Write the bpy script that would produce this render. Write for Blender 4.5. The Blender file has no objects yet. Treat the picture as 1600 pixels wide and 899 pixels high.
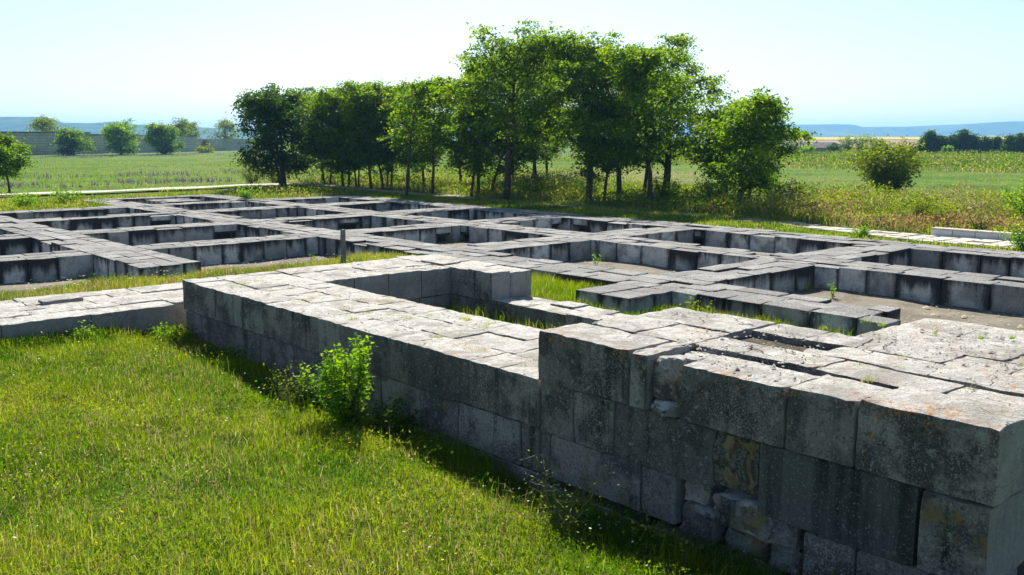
import bpy, math, random
import numpy as np
from mathutils import Vector, noise

# ------------------------------------------------------------------ camera, sky, sun, exposure
scene = bpy.context.scene
COL = scene.collection
YAW, PITCH, EYE = math.radians(48.27497511), math.radians(9.16260763), 3.2
cam = bpy.data.cameras.new("camera")
cam.sensor_width = 36.0
cam.lens = 36.0 * 1450 / 1600
cam.clip_start, cam.clip_end = 0.05, 60000
cam_o = bpy.data.objects.new("camera", cam)
cam_o.location = (0, 0, EYE)
cam_o.rotation_euler = (math.pi / 2 - PITCH, 0, YAW - math.pi / 2)
COL.objects.link(cam_o)
scene.camera = cam_o

SUN_EL, SUN_AZ = math.radians(41), math.radians(51)      # azimuth from +X towards +Y
world = bpy.data.worlds.new("World")
scene.world = world
world.use_nodes = True
wn, wl = world.node_tree.nodes, world.node_tree.links
wn.clear()
sky = wn.new("ShaderNodeTexSky")
sky.sky_type = 'NISHITA'
sky.sun_disc = False
sky.sun_elevation = SUN_EL
sky.sun_rotation = math.pi / 2 - SUN_AZ
sky.air_density, sky.dust_density, sky.ozone_density = 1.0, 0.8, 3.2
bg = wn.new("ShaderNodeBackground")
bg.inputs["Strength"].default_value = 0.060
wo = wn.new("ShaderNodeOutputWorld")
wl.new(sky.outputs[0], bg.inputs["Color"])
wl.new(bg.outputs[0], wo.inputs["Surface"])

sun = bpy.data.lights.new("sun", 'SUN')
sun.energy, sun.angle, sun.color = 4.9, math.radians(0.53), (1.0, 0.95, 0.86)
sun_o = bpy.data.objects.new("sun", sun)
sd = Vector((math.cos(SUN_EL) * math.cos(SUN_AZ), math.cos(SUN_EL) * math.sin(SUN_AZ), math.sin(SUN_EL)))
sun_o.rotation_euler = sd.to_track_quat('Z', 'Y').to_euler()
sun_o.location = (0, 0, 60)
COL.objects.link(sun_o)

scene.view_settings.view_transform = 'Standard'
scene.view_settings.look = 'None'
scene.view_settings.exposure = 1.2
scene.view_settings.gamma = 1.0

rng = np.random.default_rng(11)
R = random.Random(7)

# ------------------------------------------------------------------ node helpers
class NT:
    def __init__(s, name):
        s.m = bpy.data.materials.new(name)
        s.m.use_nodes = True
        s.t = s.m.node_tree
        s.t.nodes.clear()
        s.out = s.t.nodes.new("ShaderNodeOutputMaterial")
    def n(s, typ, **kw):
        nd = s.t.nodes.new(typ)
        for k, v in kw.items():
            setattr(nd, k, v)
        return nd
    def link(s, a, b):
        s.t.links.new(a, b)
    def put(s, sock, v):
        if hasattr(v, "default_value") or hasattr(v, "is_output"):
            s.link(v, sock)
        else:
            sock.default_value = v
    def pos(s):
        return s.n("ShaderNodeNewGeometry").outputs["Position"]
    def math(s, op, a, b=0.0, clamp=False):
        nd = s.n("ShaderNodeMath", operation=op, use_clamp=clamp)
        s.put(nd.inputs[0], a); s.put(nd.inputs[1], b)
        return nd.outputs[0]
    def vmul(s, v, k):
        nd = s.n("ShaderNodeVectorMath", operation='MULTIPLY')
        s.put(nd.inputs[0], v); nd.inputs[1].default_value = k
        return nd.outputs[0]
    def noise(s, vec, scale, detail=4, rough=0.55, dist=0.0):
        nd = s.n("ShaderNodeTexNoise")
        s.put(nd.inputs["Vector"], vec)
        nd.inputs["Scale"].default_value = scale
        nd.inputs["Detail"].default_value = detail
        nd.inputs["Roughness"].default_value = rough
        nd.inputs["Distortion"].default_value = dist
        return nd.outputs["Fac"]
    def ramp(s, fac, lo, hi, a=0.0, b=1.0):
        nd = s.n("ShaderNodeMapRange", interpolation_type='SMOOTHSTEP')
        s.put(nd.inputs["Value"], fac)
        nd.inputs["From Min"].default_value = lo
        nd.inputs["From Max"].default_value = hi
        nd.inputs["To Min"].default_value = a
        nd.inputs["To Max"].default_value = b
        return nd.outputs["Result"]
    def mix(s, fac, a, b, mode='MIX'):
        nd = s.n("ShaderNodeMix", data_type='RGBA', blend_type=mode)
        s.put(nd.inputs[0], fac)
        for sock, v in ((nd.inputs[6], a), (nd.inputs[7], b)):
            if isinstance(v, tuple):
                sock.default_value = (v[0], v[1], v[2], 1)
            else:
                s.link(v, sock)
        return nd.outputs[2]
    def bump(s, h, strength, dist=0.02, normal=None):
        nd = s.n("ShaderNodeBump")
        nd.inputs["Strength"].default_value = strength
        nd.inputs["Distance"].default_value = dist
        s.link(h, nd.inputs["Height"])
        if normal is not None:
            s.link(normal, nd.inputs["Normal"])
        return nd.outputs[0]
    def principled(s, color, rough=0.9, normal=None, spec=0.2):
        p = s.n("ShaderNodeBsdfPrincipled")
        if isinstance(color, tuple):
            p.inputs["Base Color"].default_value = (*color, 1)
        else:
            s.link(color, p.inputs["Base Color"])
        s.put(p.inputs["Roughness"], rough)
        p.inputs["Specular IOR Level"].default_value = spec
        if normal is not None:
            s.link(normal, p.inputs["Normal"])
        s.link(p.outputs[0], s.out.inputs["Surface"])
        return s.m
    def attr(s, name):
        return s.n("ShaderNodeAttribute", attribute_name=name)
    def rand(s):
        return s.n("ShaderNodeObjectInfo").outputs["Random"]

def stone_front():
    """Old limestone: pale crusty tops, faces covered by black crust with pale lichen specks, some ochre."""
    t = NT("old_limestone")
    P = t.pos()
    geo = t.n("ShaderNodeNewGeometry")
    sep = t.n("ShaderNodeSeparateXYZ"); t.link(geo.outputs["Normal"], sep.inputs[0])
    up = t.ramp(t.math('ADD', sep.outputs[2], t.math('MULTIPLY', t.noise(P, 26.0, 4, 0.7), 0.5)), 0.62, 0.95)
    mid = t.noise(P, 6.0, 6, 0.68)
    fine = t.noise(P, 30.0, 6, 0.75)
    pit = t.noise(t.vmul(P, (1.0, 1.6, 1.0)), 62.0, 4, 0.75)
    rnd = t.rand()
    # crack lines across the slabs
    wv = t.n("ShaderNodeVectorMath", operation='MULTIPLY_ADD')
    nc = t.n("ShaderNodeTexNoise"); nc.inputs["Scale"].default_value = 3.0; nc.inputs["Detail"].default_value = 5
    t.link(P, nc.inputs["Vector"])
    t.link(nc.outputs["Color"], wv.inputs[0]); wv.inputs[1].default_value = (0.45, 0.45, 0.1); t.link(P, wv.inputs[2])
    vc = t.n("ShaderNodeTexVoronoi", feature='DISTANCE_TO_EDGE'); vc.inputs["Scale"].default_value = 1.9
    t.link(wv.outputs[0], vc.inputs["Vector"])
    ck = t.math('MULTIPLY', t.ramp(vc.outputs["Distance"], 0.002, 0.011, 1.0, 0.0), t.ramp(t.noise(P, 1.4, 3), 0.50, 0.58))
    # tops
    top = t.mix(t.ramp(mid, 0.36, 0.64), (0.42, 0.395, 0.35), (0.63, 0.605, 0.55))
    top = t.mix(t.math('MULTIPLY', rnd, 0.45), top, (0.47, 0.45, 0.41))
    top = t.mix(t.ramp(t.noise(P, 1.35, 7, 0.7, 0.5), 0.47, 0.60, 0, 0.8), top, (0.31, 0.292, 0.255))
    top = t.mix(t.ramp(fine, 0.52, 0.65, 0, 0.75), top, (0.20, 0.188, 0.165))
    top = t.mix(t.ramp(pit, 0.57, 0.67, 0, 0.75), top, (0.085, 0.08, 0.072))
    top = t.mix(t.math('MULTIPLY', ck, 0.9), top, (0.05, 0.046, 0.04))
    mos = t.math('MULTIPLY', t.ramp(t.noise(P, 1.3, 3), 0.53, 0.62), t.ramp(t.noise(P, 15, 5, 0.75), 0.55, 0.64))
    top = t.mix(t.math('MULTIPLY', mos, 0.7), top, (0.19, 0.18, 0.055))
    org = t.math('MULTIPLY', t.ramp(t.noise(P, 0.75, 2), 0.54, 0.64), t.ramp(t.noise(P, 9, 5, 0.75), 0.56, 0.66))
    top = t.mix(t.math('MULTIPLY', org, 0.8), top, (0.46, 0.20, 0.045))
    # faces
    st = t.noise(t.vmul(P, (4.0, 4.0, 0.4)), 1.0, 5, 0.6)
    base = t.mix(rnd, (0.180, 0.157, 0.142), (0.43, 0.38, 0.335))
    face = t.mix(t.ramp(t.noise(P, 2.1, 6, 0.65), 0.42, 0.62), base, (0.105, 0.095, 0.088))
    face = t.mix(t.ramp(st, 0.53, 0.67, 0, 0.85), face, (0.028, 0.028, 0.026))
    face = t.mix(t.ramp(fine, 0.51, 0.62, 0, 0.65), face, (0.045, 0.044, 0.04))
    vor = t.noise(P, 52.0, 5, 0.8)
    dens = t.math('MULTIPLY', t.ramp(t.noise(P, 1.6, 4, 0.6), 0.38, 0.60, 0.2, 1.0), t.math('ADD', t.math('MULTIPLY', t.math('FRACT', t.math('MULTIPLY', rnd, 7.3)), 0.75), 0.45), True)
    face = t.mix(t.math('MULTIPLY', t.ramp(vor, 0.53, 0.60), dens), face, (0.50, 0.495, 0.42))
    face = t.mix(t.ramp(t.noise(P, 17.0, 6, 0.75), 0.56, 0.64, 0, 0.75), face, (0.46, 0.45, 0.38))
    face = t.mix(t.ramp(t.noise(P, 19.0, 6, 0.75), 0.60, 0.68, 0, 0.8), face, (0.035, 0.035, 0.032))
    och = t.ramp(t.noise(P, 1.25, 5, 0.68), 0.60, 0.67)
    face = t.mix(t.math('MULTIPLY', och, 0.75), face, (0.31, 0.225, 0.10))
    forg = t.math('MULTIPLY', t.ramp(t.noise(P, 0.9, 2), 0.58, 0.66), t.ramp(t.noise(P, 13, 4, 0.7), 0.60, 0.67))
    face = t.mix(forg, face, (0.36, 0.14, 0.025))
    skylit_pale = t.ramp(t.math('ABSOLUTE', sep.outputs[1]), 0.72, 0.9, 0, 0.55)  # y-facing faces painted paler: brighter sky light put into colour, with less crust
    face = t.mix(skylit_pale, face, (0.45, 0.41, 0.385))
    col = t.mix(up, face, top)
    sp = t.n("ShaderNodeSeparateXYZ"); t.link(P, sp.inputs[0])
    lich = t.math('MULTIPLY', t.ramp(t.noise(P, 2.1, 3), 0.50, 0.60), t.ramp(t.noise(P, 17.0, 5, 0.75), 0.50, 0.60))
    lich = t.math('MULTIPLY', lich, t.math('MULTIPLY', t.ramp(sp.outputs[2], 0.90, 1.05), t.ramp(sp.outputs[0], 7.15, 7.45, 1.0, 0.15)))
    col = t.mix(t.math('MULTIPLY', lich, 0.85), col, (0.47, 0.19, 0.03))
    h = t.math('ADD', t.math('MULTIPLY', mid, 1.2), t.math('MULTIPLY', fine, 0.6))
    h = t.math('ADD', h, t.math('MULTIPLY', pit, 0.3))
    h = t.math('SUBTRACT', h, t.math('MULTIPLY', ck, 0.5))
    return t.principled(col, 0.93, t.bump(h, 1.0, 0.045), 0.12)

def stone_ochre():
    """Grey block whose crust has broken away in irregular ochre hollows."""
    t = NT("ochre_soft_stone")
    P = t.pos()
    a = t.noise(t.vmul(P, (1.0, 1.0, 0.6)), 5.5, 6, 0.65, 0.5)
    f = t.noise(P, 34.0, 5, 0.75)
    m = t.ramp(a, 0.47, 0.54)
    g = t.mix(t.ramp(f, 0.46, 0.6), (0.20, 0.185, 0.155), (0.05, 0.05, 0.045))
    o = t.mix(t.ramp(t.noise(P, 9.0, 5, 0.7), 0.4, 0.62), (0.31, 0.245, 0.145), (0.20, 0.15, 0.085))
    c = t.mix(m, g, o)
    h = t.math('ADD', t.math('MULTIPLY', m, -0.8), t.math('MULTIPLY', f, 0.5))
    return t.principled(c, 0.95, t.bump(h, 1.0, 0.05), 0.1)

def stone_dark():
    """Smooth block darkened by run-off, with vertical streaks and few lichens."""
    t = NT("streaked_dark_stone")
    P = t.pos()
    st = t.noise(t.vmul(P, (3.0, 3.0, 0.22)), 1.3, 5, 0.6)
    st2 = t.noise(t.vmul(P, (16.0, 16.0, 0.5)), 1.0, 3, 0.6)
    c = t.mix(t.math('ADD', t.ramp(st, 0.36, 0.66), t.math('MULTIPLY', t.math('SUBTRACT', t.noise(P, 14.0, 6, 0.75), 0.5), 0.9)), (0.105, 0.104, 0.095), (0.022, 0.023, 0.022))
    c = t.mix(t.ramp(st2, 0.5, 0.7, 0, 0.2), c, (0.02, 0.02, 0.02))
    c = t.mix(t.ramp(t.noise(P, 44.0, 4, 0.8), 0.57, 0.66, 0, 0.7), c, (0.36, 0.36, 0.31))
    return t.principled(c, 0.8, t.bump(t.noise(P, 22.0, 5, 0.7), 0.5, 0.02), 0.2)

def stone_grid():
    """Grey cast-looking limestone blocks of the reconstructed foundation walls."""
    t = NT("grey_block_stone")
    P = t.pos()
    geo = t.n("ShaderNodeNewGeometry")
    sep = t.n("ShaderNodeSeparateXYZ"); t.link(geo.outputs["True Normal"], sep.inputs[0])
    up = t.ramp(sep.outputs[2], 0.5, 0.85)
    gen = t.n("ShaderNodeTexCoord").outputs["Generated"]
    sg = t.n("ShaderNodeSeparateXYZ"); t.link(gen, sg.inputs[0])
    ax = t.ramp(t.math('ABSOLUTE', sep.outputs[0]), 0.4, 0.7)
    along = t.math('ADD', t.math('MULTIPLY', sg.outputs[1], ax), t.math('MULTIPLY', sg.outputs[0], t.math('SUBTRACT', 1.0, ax)))
    edge = t.math('MULTIPLY', t.math('ABSOLUTE', t.math('SUBTRACT', along, 0.5)), 2.0)
    big = t.noise(P, 0.9, 3)
    mid = t.noise(P, 6.0, 6, 0.65)
    fine = t.noise(P, 30.0, 5, 0.75)
    rnd = t.rand()
    top = t.mix(rnd, (0.19, 0.183, 0.17), (0.32, 0.31, 0.29))
    top = t.mix(t.ramp(t.noise(P, 1.6, 4, 0.6), 0.42, 0.66, 0, 0.7), top, (0.145, 0.143, 0.14))
    top = t.mix(t.ramp(fine, 0.50, 0.61, 0, 0.85), top, (0.055, 0.054, 0.052))
    top = t.mix(t.ramp(t.noise(P, 44.0, 3, 0.7), 0.56, 0.66, 0, 0.7), top, (0.50, 0.49, 0.46))
    st = t.noise(t.vmul(P, (4.2, 4.2, 0.5)), 1.0, 5, 0.65)
    face = t.mix(rnd, (0.30, 0.29, 0.265), (0.74, 0.715, 0.65))
    face = t.mix(t.ramp(t.noise(P, 2.0, 5, 0.6), 0.44, 0.64, 0, 0.75), face, (0.20, 0.197, 0.185))
    wear = t.math('ADD', t.math('MULTIPLY', t.math('POWER', edge, 1.6), 0.55), t.math('ADD', t.math('MULTIPLY', st, 0.55), t.math('MULTIPLY', mid, 0.35)))
    wear = t.math('ADD', wear, t.math('MULTIPLY', t.math('SUBTRACT', t.math('FRACT', t.math('MULTIPLY', rnd, 11.3)), 0.55), 0.35))
    face = t.mix(t.ramp(wear, 0.66, 0.98, 0, 0.95), face, (0.03, 0.03, 0.031))
    tw = t.math('ADD', t.math('MULTIPLY', sg.outputs[2], 0.75), t.math('MULTIPLY', st, 0.95))
    tw = t.math('ADD', tw, t.math('MULTIPLY', t.math('SUBTRACT', t.math('FRACT', t.math('MULTIPLY', rnd, 5.7)), 0.55), 0.5))
    face = t.mix(t.ramp(tw, 0.92, 1.25, 0, 0.97), face, (0.026, 0.026, 0.027))
    face = t.mix(t.ramp(fine, 0.52, 0.64, 0, 0.7), face, (0.09, 0.088, 0.085))
    col = t.mix(up, face, top)
    h = t.math('ADD', mid, t.math('MULTIPLY', fine, 0.7))
    return t.principled(col, 0.93, t.bump(h, 0.9, 0.025), 0.12)

def simple_noise_mat(name, a, b, scale, bump=0.4, rough=0.95, dark=None, bs=None):
    t = NT(name)
    P = t.pos()
    n1 = t.noise(P, scale, 6, 0.65)
    n2 = t.noise(P, scale * 7, 4, 0.7)
    c = t.mix(t.ramp(n1, 0.35, 0.65), a, b)
    if dark:
        c = t.mix(t.ramp(n2, 0.54, 0.68, 0, 0.7), c, dark)
    h = t.math('ADD', n1, t.math('MULTIPLY', n2, 0.6))
    return t.principled(c, rough, t.bump(h, bump, bs or 0.03), 0.1)

def leaf_mat(name, dark, mid, light, trans=0.42):
    t = NT(name)
    a = t.attr("tint").outputs["Fac"]
    c = t.mix(t.ramp(a, 0.0, 0.5), dark, mid)
    c = t.mix(t.ramp(a, 0.5, 1.0), c, light)
    d = t.n("ShaderNodeBsdfPrincipled")
    t.link(c, d.inputs["Base Color"])
    d.inputs["Roughness"].default_value = 0.55
    d.inputs["Specular IOR Level"].default_value = 0.06
    tr = t.n("ShaderNodeBsdfTranslucent")
    hs = t.n("ShaderNodeHueSaturation")
    hs.inputs["Hue"].default_value = 0.485
    hs.inputs["Saturation"].default_value = 1.12
    hs.inputs["Value"].default_value = 1.7
    t.link(c, hs.inputs["Color"]); t.link(hs.outputs[0], tr.inputs["Color"])
    mx = t.n("ShaderNodeMixShader")
    mx.inputs[0].default_value = trans
    t.link(d.outputs[0], mx.inputs[1]); t.link(tr.outputs[0], mx.inputs[2])
    t.link(mx.outputs[0], t.out.inputs["Surface"])
    return t.m

def color_attr_mat(name, trans=0.4, val=1.5, noisy=True):
    """Blades whose own colour is stored per blade."""
    t = NT(name)
    c = t.attr("col").outputs["Color"]
    d = t.n("ShaderNodeBsdfDiffuse"); t.link(c, d.inputs["Color"])
    tr = t.n("ShaderNodeBsdfTranslucent")
    hs = t.n("ShaderNodeHueSaturation"); hs.inputs["Value"].default_value = val
    hs.inputs["Saturation"].default_value = 1.08
    t.link(c, hs.inputs["Color"]); t.link(hs.outputs[0], tr.inputs["Color"])
    mx = t.n("ShaderNodeMixShader"); mx.inputs[0].default_value = trans
    t.link(d.outputs[0], mx.inputs[1]); t.link(tr.outputs[0], mx.inputs[2])
    t.link(mx.outputs[0], t.out.inputs["Surface"])
    return t.m

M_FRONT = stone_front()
M_GRID = stone_grid()
M_DARKSTONE = stone_dark()
M_OCHRE = stone_ochre()
M_MORTAR = simple_noise_mat("earthy_mortar", (0.05, 0.042, 0.03), (0.10, 0.085, 0.06), 9, 0.7)
M_GCORE = simple_noise_mat("dark_joint_fill", (0.05, 0.05, 0.048), (0.09, 0.088, 0.08), 9, 0.5)
M_FLOOR = simple_noise_mat("trodden_gravel", (0.125, 0.108, 0.082), (0.20, 0.175, 0.135), 1.3, 0.5, dark=(0.07, 0.06, 0.045))
M_SLAB = simple_noise_mat("pale_paving", (0.40, 0.37, 0.31), (0.54, 0.51, 0.44), 3, 0.3, dark=(0.26, 0.24, 0.18))
M_SAND = simple_noise_mat("sandy_bedding", (0.30, 0.26, 0.17), (0.42, 0.36, 0.26), 4, 0.4, dark=(0.16, 0.17, 0.06))
M_BENCH = simple_noise_mat("pale_render", (0.58, 0.58, 0.56), (0.70, 0.70, 0.67), 4, 0.15, dark=(0.48, 0.48, 0.46))
M_WOOD = simple_noise_mat("weathered_wood", (0.17, 0.15, 0.12), (0.26, 0.235, 0.20), 8, 0.4)
M_BARK = simple_noise_mat("dark_bark", (0.055, 0.042, 0.03), (0.12, 0.095, 0.07), 10, 0.8)
M_STEM = simple_noise_mat("green_stem", (0.12, 0.14, 0.05), (0.20, 0.20, 0.09), 8, 0.3)
M_ROBINIA = leaf_mat("robinia_leaf", (0.030, 0.082, 0.006), (0.095, 0.195, 0.008), (0.215, 0.31, 0.014), 0.54)
M_DARKLEAF = leaf_mat("dark_leaf", (0.018, 0.050, 0.008), (0.042, 0.098, 0.010), (0.09, 0.16, 0.016), 0.40)
M_BUSHLEAF = leaf_mat("bright_leaf", (0.055, 0.14, 0.008), (0.125, 0.26, 0.010), (0.22, 0.37, 0.018), 0.52)
M_OLIVE = leaf_mat("olive_leaf", (0.058, 0.094, 0.012), (0.12, 0.18, 0.018), (0.21, 0.27, 0.03), 0.48)
M_CONIFER = leaf_mat("conifer_leaf", (0.014, 0.056, 0.004), (0.034, 0.105, 0.006), (0.08, 0.17, 0.01), 0.38)
M_GRASS = color_attr_mat("grass_blade", 0.42, 1.55)
M_PETAL = color_attr_mat("petal", 0.3, 1.2)

# ------------------------------------------------------------------ object helpers
def tag(o, label=None, cat=None, group=None, kind=None):
    if label: o["label"] = label
    if cat: o["category"] = cat
    if group: o["group"] = group
    if kind: o["kind"] = kind
    return o

def empty(name, loc, label, cat, group=None):
    o = bpy.data.objects.new(name, None)
    o.location = loc
    o.empty_display_size = 0.2
    COL.objects.link(o)
    return tag(o, label, cat, group)

def np_mesh(name, verts, loops, starts, mat, attrs=None, smooth=False):
    me = bpy.data.meshes.new(name)
    verts = np.asarray(verts, np.float32)
    me.vertices.add(len(verts)); me.vertices.foreach_set("co", verts.ravel())
    me.loops.add(len(loops)); me.loops.foreach_set("vertex_index", np.asarray(loops, np.int32))
    me.polygons.add(len(starts)); me.polygons.foreach_set("loop_start", np.asarray(starts, np.int32))
    if smooth:
        me.polygons.foreach_set("use_smooth", np.ones(len(starts), bool))
    me.update(calc_edges=True)
    me.materials.append(mat)
    for k, v in (attrs or {}).items():
        v = np.asarray(v, np.float32)
        if v.ndim == 1:
            a = me.attributes.new(k, 'FLOAT', 'POINT'); a.data.foreach_set("value", v)
        else:
            a = me.attributes.new(k, 'FLOAT_COLOR', 'POINT')
            a.data.foreach_set("color", np.concatenate([v, np.ones((len(v), 1), np.float32)], 1).ravel())
    return me

def add(name, me, parent=None, loc=(0, 0, 0)):
    o = bpy.data.objects.new(name, me)
    COL.objects.link(o)
    if parent is not None:
        o.parent = parent
        # parts are modelled in world coordinates: take the thing's own place off again
        o.location = Vector(loc) - parent.matrix_basis.translation if parent.parent is None else Vector(loc)
    else:
        o.location = loc
    return o

def pydata(name, verts, faces, mat, smooth=False):
    me = bpy.data.meshes.new(name)
    me.from_pydata([tuple(v) for v in verts], [], faces)
    me.materials.append(mat)
    if smooth:
        me.polygons.foreach_set("use_smooth", np.ones(len(faces), bool))
    me.update()
    if smooth == 'edges':
        me.set_sharp_from_angle(angle=math.radians(38))
    return me

def box_geo(x0, x1, y0, y1, z0, z1):
    v = [(x0, y0, z0), (x1, y0, z0), (x1, y1, z0), (x0, y1, z0), (x0, y0, z1), (x1, y0, z1), (x1, y1, z1), (x0, y1, z1)]
    f = [(0, 3, 2, 1), (4, 5, 6, 7), (0, 1, 5, 4), (1, 2, 6, 5), (2, 3, 7, 6), (3, 0, 4, 7)]
    return v, f

def boxes_mesh(name, boxes, mat):
    V, F = [], []
    for b in boxes:
        v, f = box_geo(*b); n = len(V)
        V += v; F += [tuple(i + n for i in q) for q in f]
    return pydata(name, V, F, mat)

def stone_geo(pts, z0, z1, seed, gap=0.008, rad=0.025, rough=0.012, seg=0.14, topn=0.012, chip=0.25, levels=(0.25, 0.5, 0.75)):
    """A weathered block: plan polygon pts (ccw), rounded arrises, uneven faces and chipped corners."""
    rr = random.Random(seed)
    off = Vector((rr.uniform(-90, 90), rr.uniform(-90, 90), rr.uniform(-90, 90)))
    c = [sum(p[0] for p in pts) / len(pts), sum(p[1] for p in pts) / len(pts)]
    loop = []
    for i, p in enumerate(pts):
        q = pts[(i + 1) % len(pts)]
        L = math.hypot(q[0] - p[0], q[1] - p[1])
        n = max(1, int(round(L / seg)))
        for k in range(n):
            t = k / n
            loop.append((p[0] + (q[0] - p[0]) * t, p[1] + (q[1] - p[1]) * t, k == 0))
    M = len(loop)
    nrm = []
    for i in range(M):
        a, b = loop[i - 1], loop[(i + 1) % M]
        dx, dy = b[0] - a[0], b[1] - a[1]
        l = math.hypot(dx, dy) or 1
        nrm.append((-dy / l, dx / l))          # inward for ccw
    H = z1 - z0
    rings = [(z0, 0.0)] + [(z0 + H * f, 0.0) for f in levels] + [(z1 - rad, 0.0), (z1 - rad * 0.25, rad * 0.45), (z1, rad * 1.6)]
    V = []
    chips = [rr.random() < chip * 0.5 for _ in range(M)]
    cm = [rr.uniform(0.4, 2.4) * max(rad, 0.008) for _ in range(M)]
    for ri, (z, ins) in enumerate(rings):
        for i, (x, y, corner) in enumerate(loop):
            nx, ny = nrm[i]
            nv = noise.noise(Vector((x * 2.3, y * 2.3, z * 2.3)) + off)
            nf = noise.noise(Vector((x * 7, y * 7, z * 7)) + off)
            d = gap + ins + (nv * 0.7 + nf * 0.9 + noise.noise(Vector((x * 19, y * 19, z * 19)) + off) * 0.7) * rough + (0.012 if corner else 0)
            zz = z
            if ri >= len(rings) - 3:
                zz += (noise.noise(Vector((x * 1.7, y * 1.7, 3)) + off) * 0.6 + nf * 0.9) * topn
                if chips[i]:
                    zz -= cm[i] * (0.25 + 0.5 * (ri == len(rings) - 3)); d += cm[i] * (0.35 if ri < len(rings) - 1 else 0.5)
            V.append((x + nx * d, y + ny * d, zz))
    F = []
    for r in range(len(rings) - 1):
        for i in range(M):
            j = (i + 1) % M
            F.append((r * M + i, r * M + j, (r + 1) * M + j, (r + 1) * M + i))
    # inner ring and centre of the top
    base = (len(rings) - 1) * M
    n0 = len(V)
    for i in range(M):
        x, y = V[base + i][0], V[base + i][1]
        x, y = c[0] + (x - c[0]) * 0.5, c[1] + (y - c[1]) * 0.5
        V.append((x, y, z1 + (noise.noise(Vector((x * 1.7, y * 1.7, 3)) + off) * 1.1 + noise.noise(Vector((x * 7, y * 7, 5)) + off) * 0.9) * topn))
    for i in range(M):
        j = (i + 1) % M
        F.append((base + i, base + j, n0 + j, n0 + i))
    V.append((c[0], c[1], z1 + topn * 0.4))
    for i in range(M):
        F.append((n0 + i, n0 + (i + 1) % M, len(V) - 1))
    return V, F

SEED = [0]
def stone(parent, pts, z0, z1, mat=None, name="stone_block", label=None, smooth=True, **kw):
    SEED[0] += 1
    V, F = stone_geo(pts, z0, z1, SEED[0], **kw)
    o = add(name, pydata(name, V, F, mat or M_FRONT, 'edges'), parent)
    if label: o["label"] = label
    return o

def rock_mesh(name, size, seed, mat, sub=2, amp=0.35):
    import bmesh
    bm = bmesh.new()
    bmesh.ops.create_icosphere(bm, subdivisions=sub, radius=1.0)
    off = Vector((seed * 3.1, seed * 1.7, seed * 0.9))
    for v in bm.verts:
        n = noise.noise(v.co * 1.1 + off) * amp + noise.noise(v.co * 3.1 + off) * amp * 0.4
        p = v.co * (1 + n)
        p = Vector([max(-0.8, min(0.8, q)) for q in p])     # knocked flat facets
        v.co = Vector((p.x * size[0], p.y * size[1], p.z * size[2]))
    me = bpy.data.meshes.new(name)
    bm.to_mesh(me); bm.free()
    me.materials.append(mat)
    return me

def rock(parent, loc, size, seed, mat=None, name="rubble_stone", label=None, **kw):
    o = add(name, rock_mesh(name, size, seed, mat or M_FRONT, **kw), parent, loc)
    o.rotation_euler = (0, 0, (seed * 1.37) % 3.1)
    if label: o["label"] = label
    return o

# ------------------------------------------------------------------ ground
def sstep(x, a, b):
    t = np.clip((x - a) / (b - a), 0, 1)
    return t * t * (3 - 2 * t)

def wob(x, y, s, seed=0.0):
    return (np.sin(x * s + seed + 1.7 * np.sin(y * s * 0.7 + seed)) + np.sin(y * s * 1.3 + 2.1 * seed + 1.3 * np.sin(x * s * 0.8))) * 0.5

FLOOR_Z = -0.58
def in_palace(x, y):
    """1 inside the sunken grid (edges hidden inside the walls)."""
    def rect(x0, x1, y0, y1):
        return sstep(x, x0, x0 + .4) * (1 - sstep(x, x1 - .4, x1)) * sstep(y, y0, y0 + .4) * (1 - sstep(y, y1 - .4, y1))
    a = rect(9.0, 27.7, 24.6, 45.2)
    b = rect(16.2, 27.7, -8, 45.2)
    c = rect(16.2, 22.2, 40, 50.9)
    d = rect(-40, 9.4, 23.7, 45.2)
    return np.maximum(np.maximum(a, b), np.maximum(c, d))

def height(x, y):
    x = np.asarray(x, float); y = np.asarray(y, float)
    z = -0.06 + 0.05 * wob(x, y, 0.21, 1.0) + 0.02 * wob(x, y, 1.1, 2.0)
    far = np.hypot(x, y)
    z = z - 0.1 * sstep(far, 60, 160)
    z = z + 5.2 * sstep(far, 300, 3200) * sstep(x * 0.66 - y * 0.75, -300, 100) + 2.2 * sstep(far, 300, 3200)
    z = np.where((far > 60) & (far < 300), z + 0.12 * wob(x, y, 0.06, 4.0), z)
    # strip between the low wall and the cells, and the hollow behind the front wall
    front = (1 - sstep(x, 15.6, 16.3)) * (1 - sstep(y, 25.4, 26.4))
    zf = -0.22 + 0.05 * wob(x, y, 0.8, 3.0) - 0.40 * sstep(y, 21.9, 24.4)
    z = z * (1 - front) + zf * front
    # lawn in front of the old wall, dropping towards its foot
    lawn = (1 - sstep(x, 7.2, 7.6)) * (1 - sstep(y, 18.4, 19.2))
    zl = -0.50 - 0.36 * sstep(x, 5.6, 6.9) * sstep(y, -2, 3) * (1 - 0.55 * sstep(y, 12.5, 17)) + 0.05 * wob(x, y, 0.9, 5.0) + 0.025 * wob(x, y, 2.3, 1.0)
    zl = zl + 0.08 * sstep(y, 11, 18) * (1 - sstep(x, 5, 7))
    z = z * (1 - lawn) + zl * lawn
    hole = (1 - sstep(x, 15.6, 16.3)) * sstep(x, 7.4, 7.8) * (1 - sstep(y, 17.0, 17.6))
    zh = -0.42 + 0.06 * wob(x, y, 0.9, 2.0) + 0.1 * sstep(y, 12.5, 15)
    z = z * (1 - hole) + zh * hole
    p = in_palace(x, y)
    return z * (1 - p) + (-0.72) * p

def lines(lo, hi, step, far_lo, far_hi):
    a = list(np.arange(lo, hi + 1e-6, step))
    s, v = step, hi
    while v < far_hi:
        s *= 1.22; v += s; a.append(v)
    s, v = step, lo
    while v > far_lo:
        s *= 1.3; v -= s; a.insert(0, v)
    return np.array(a)

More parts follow.
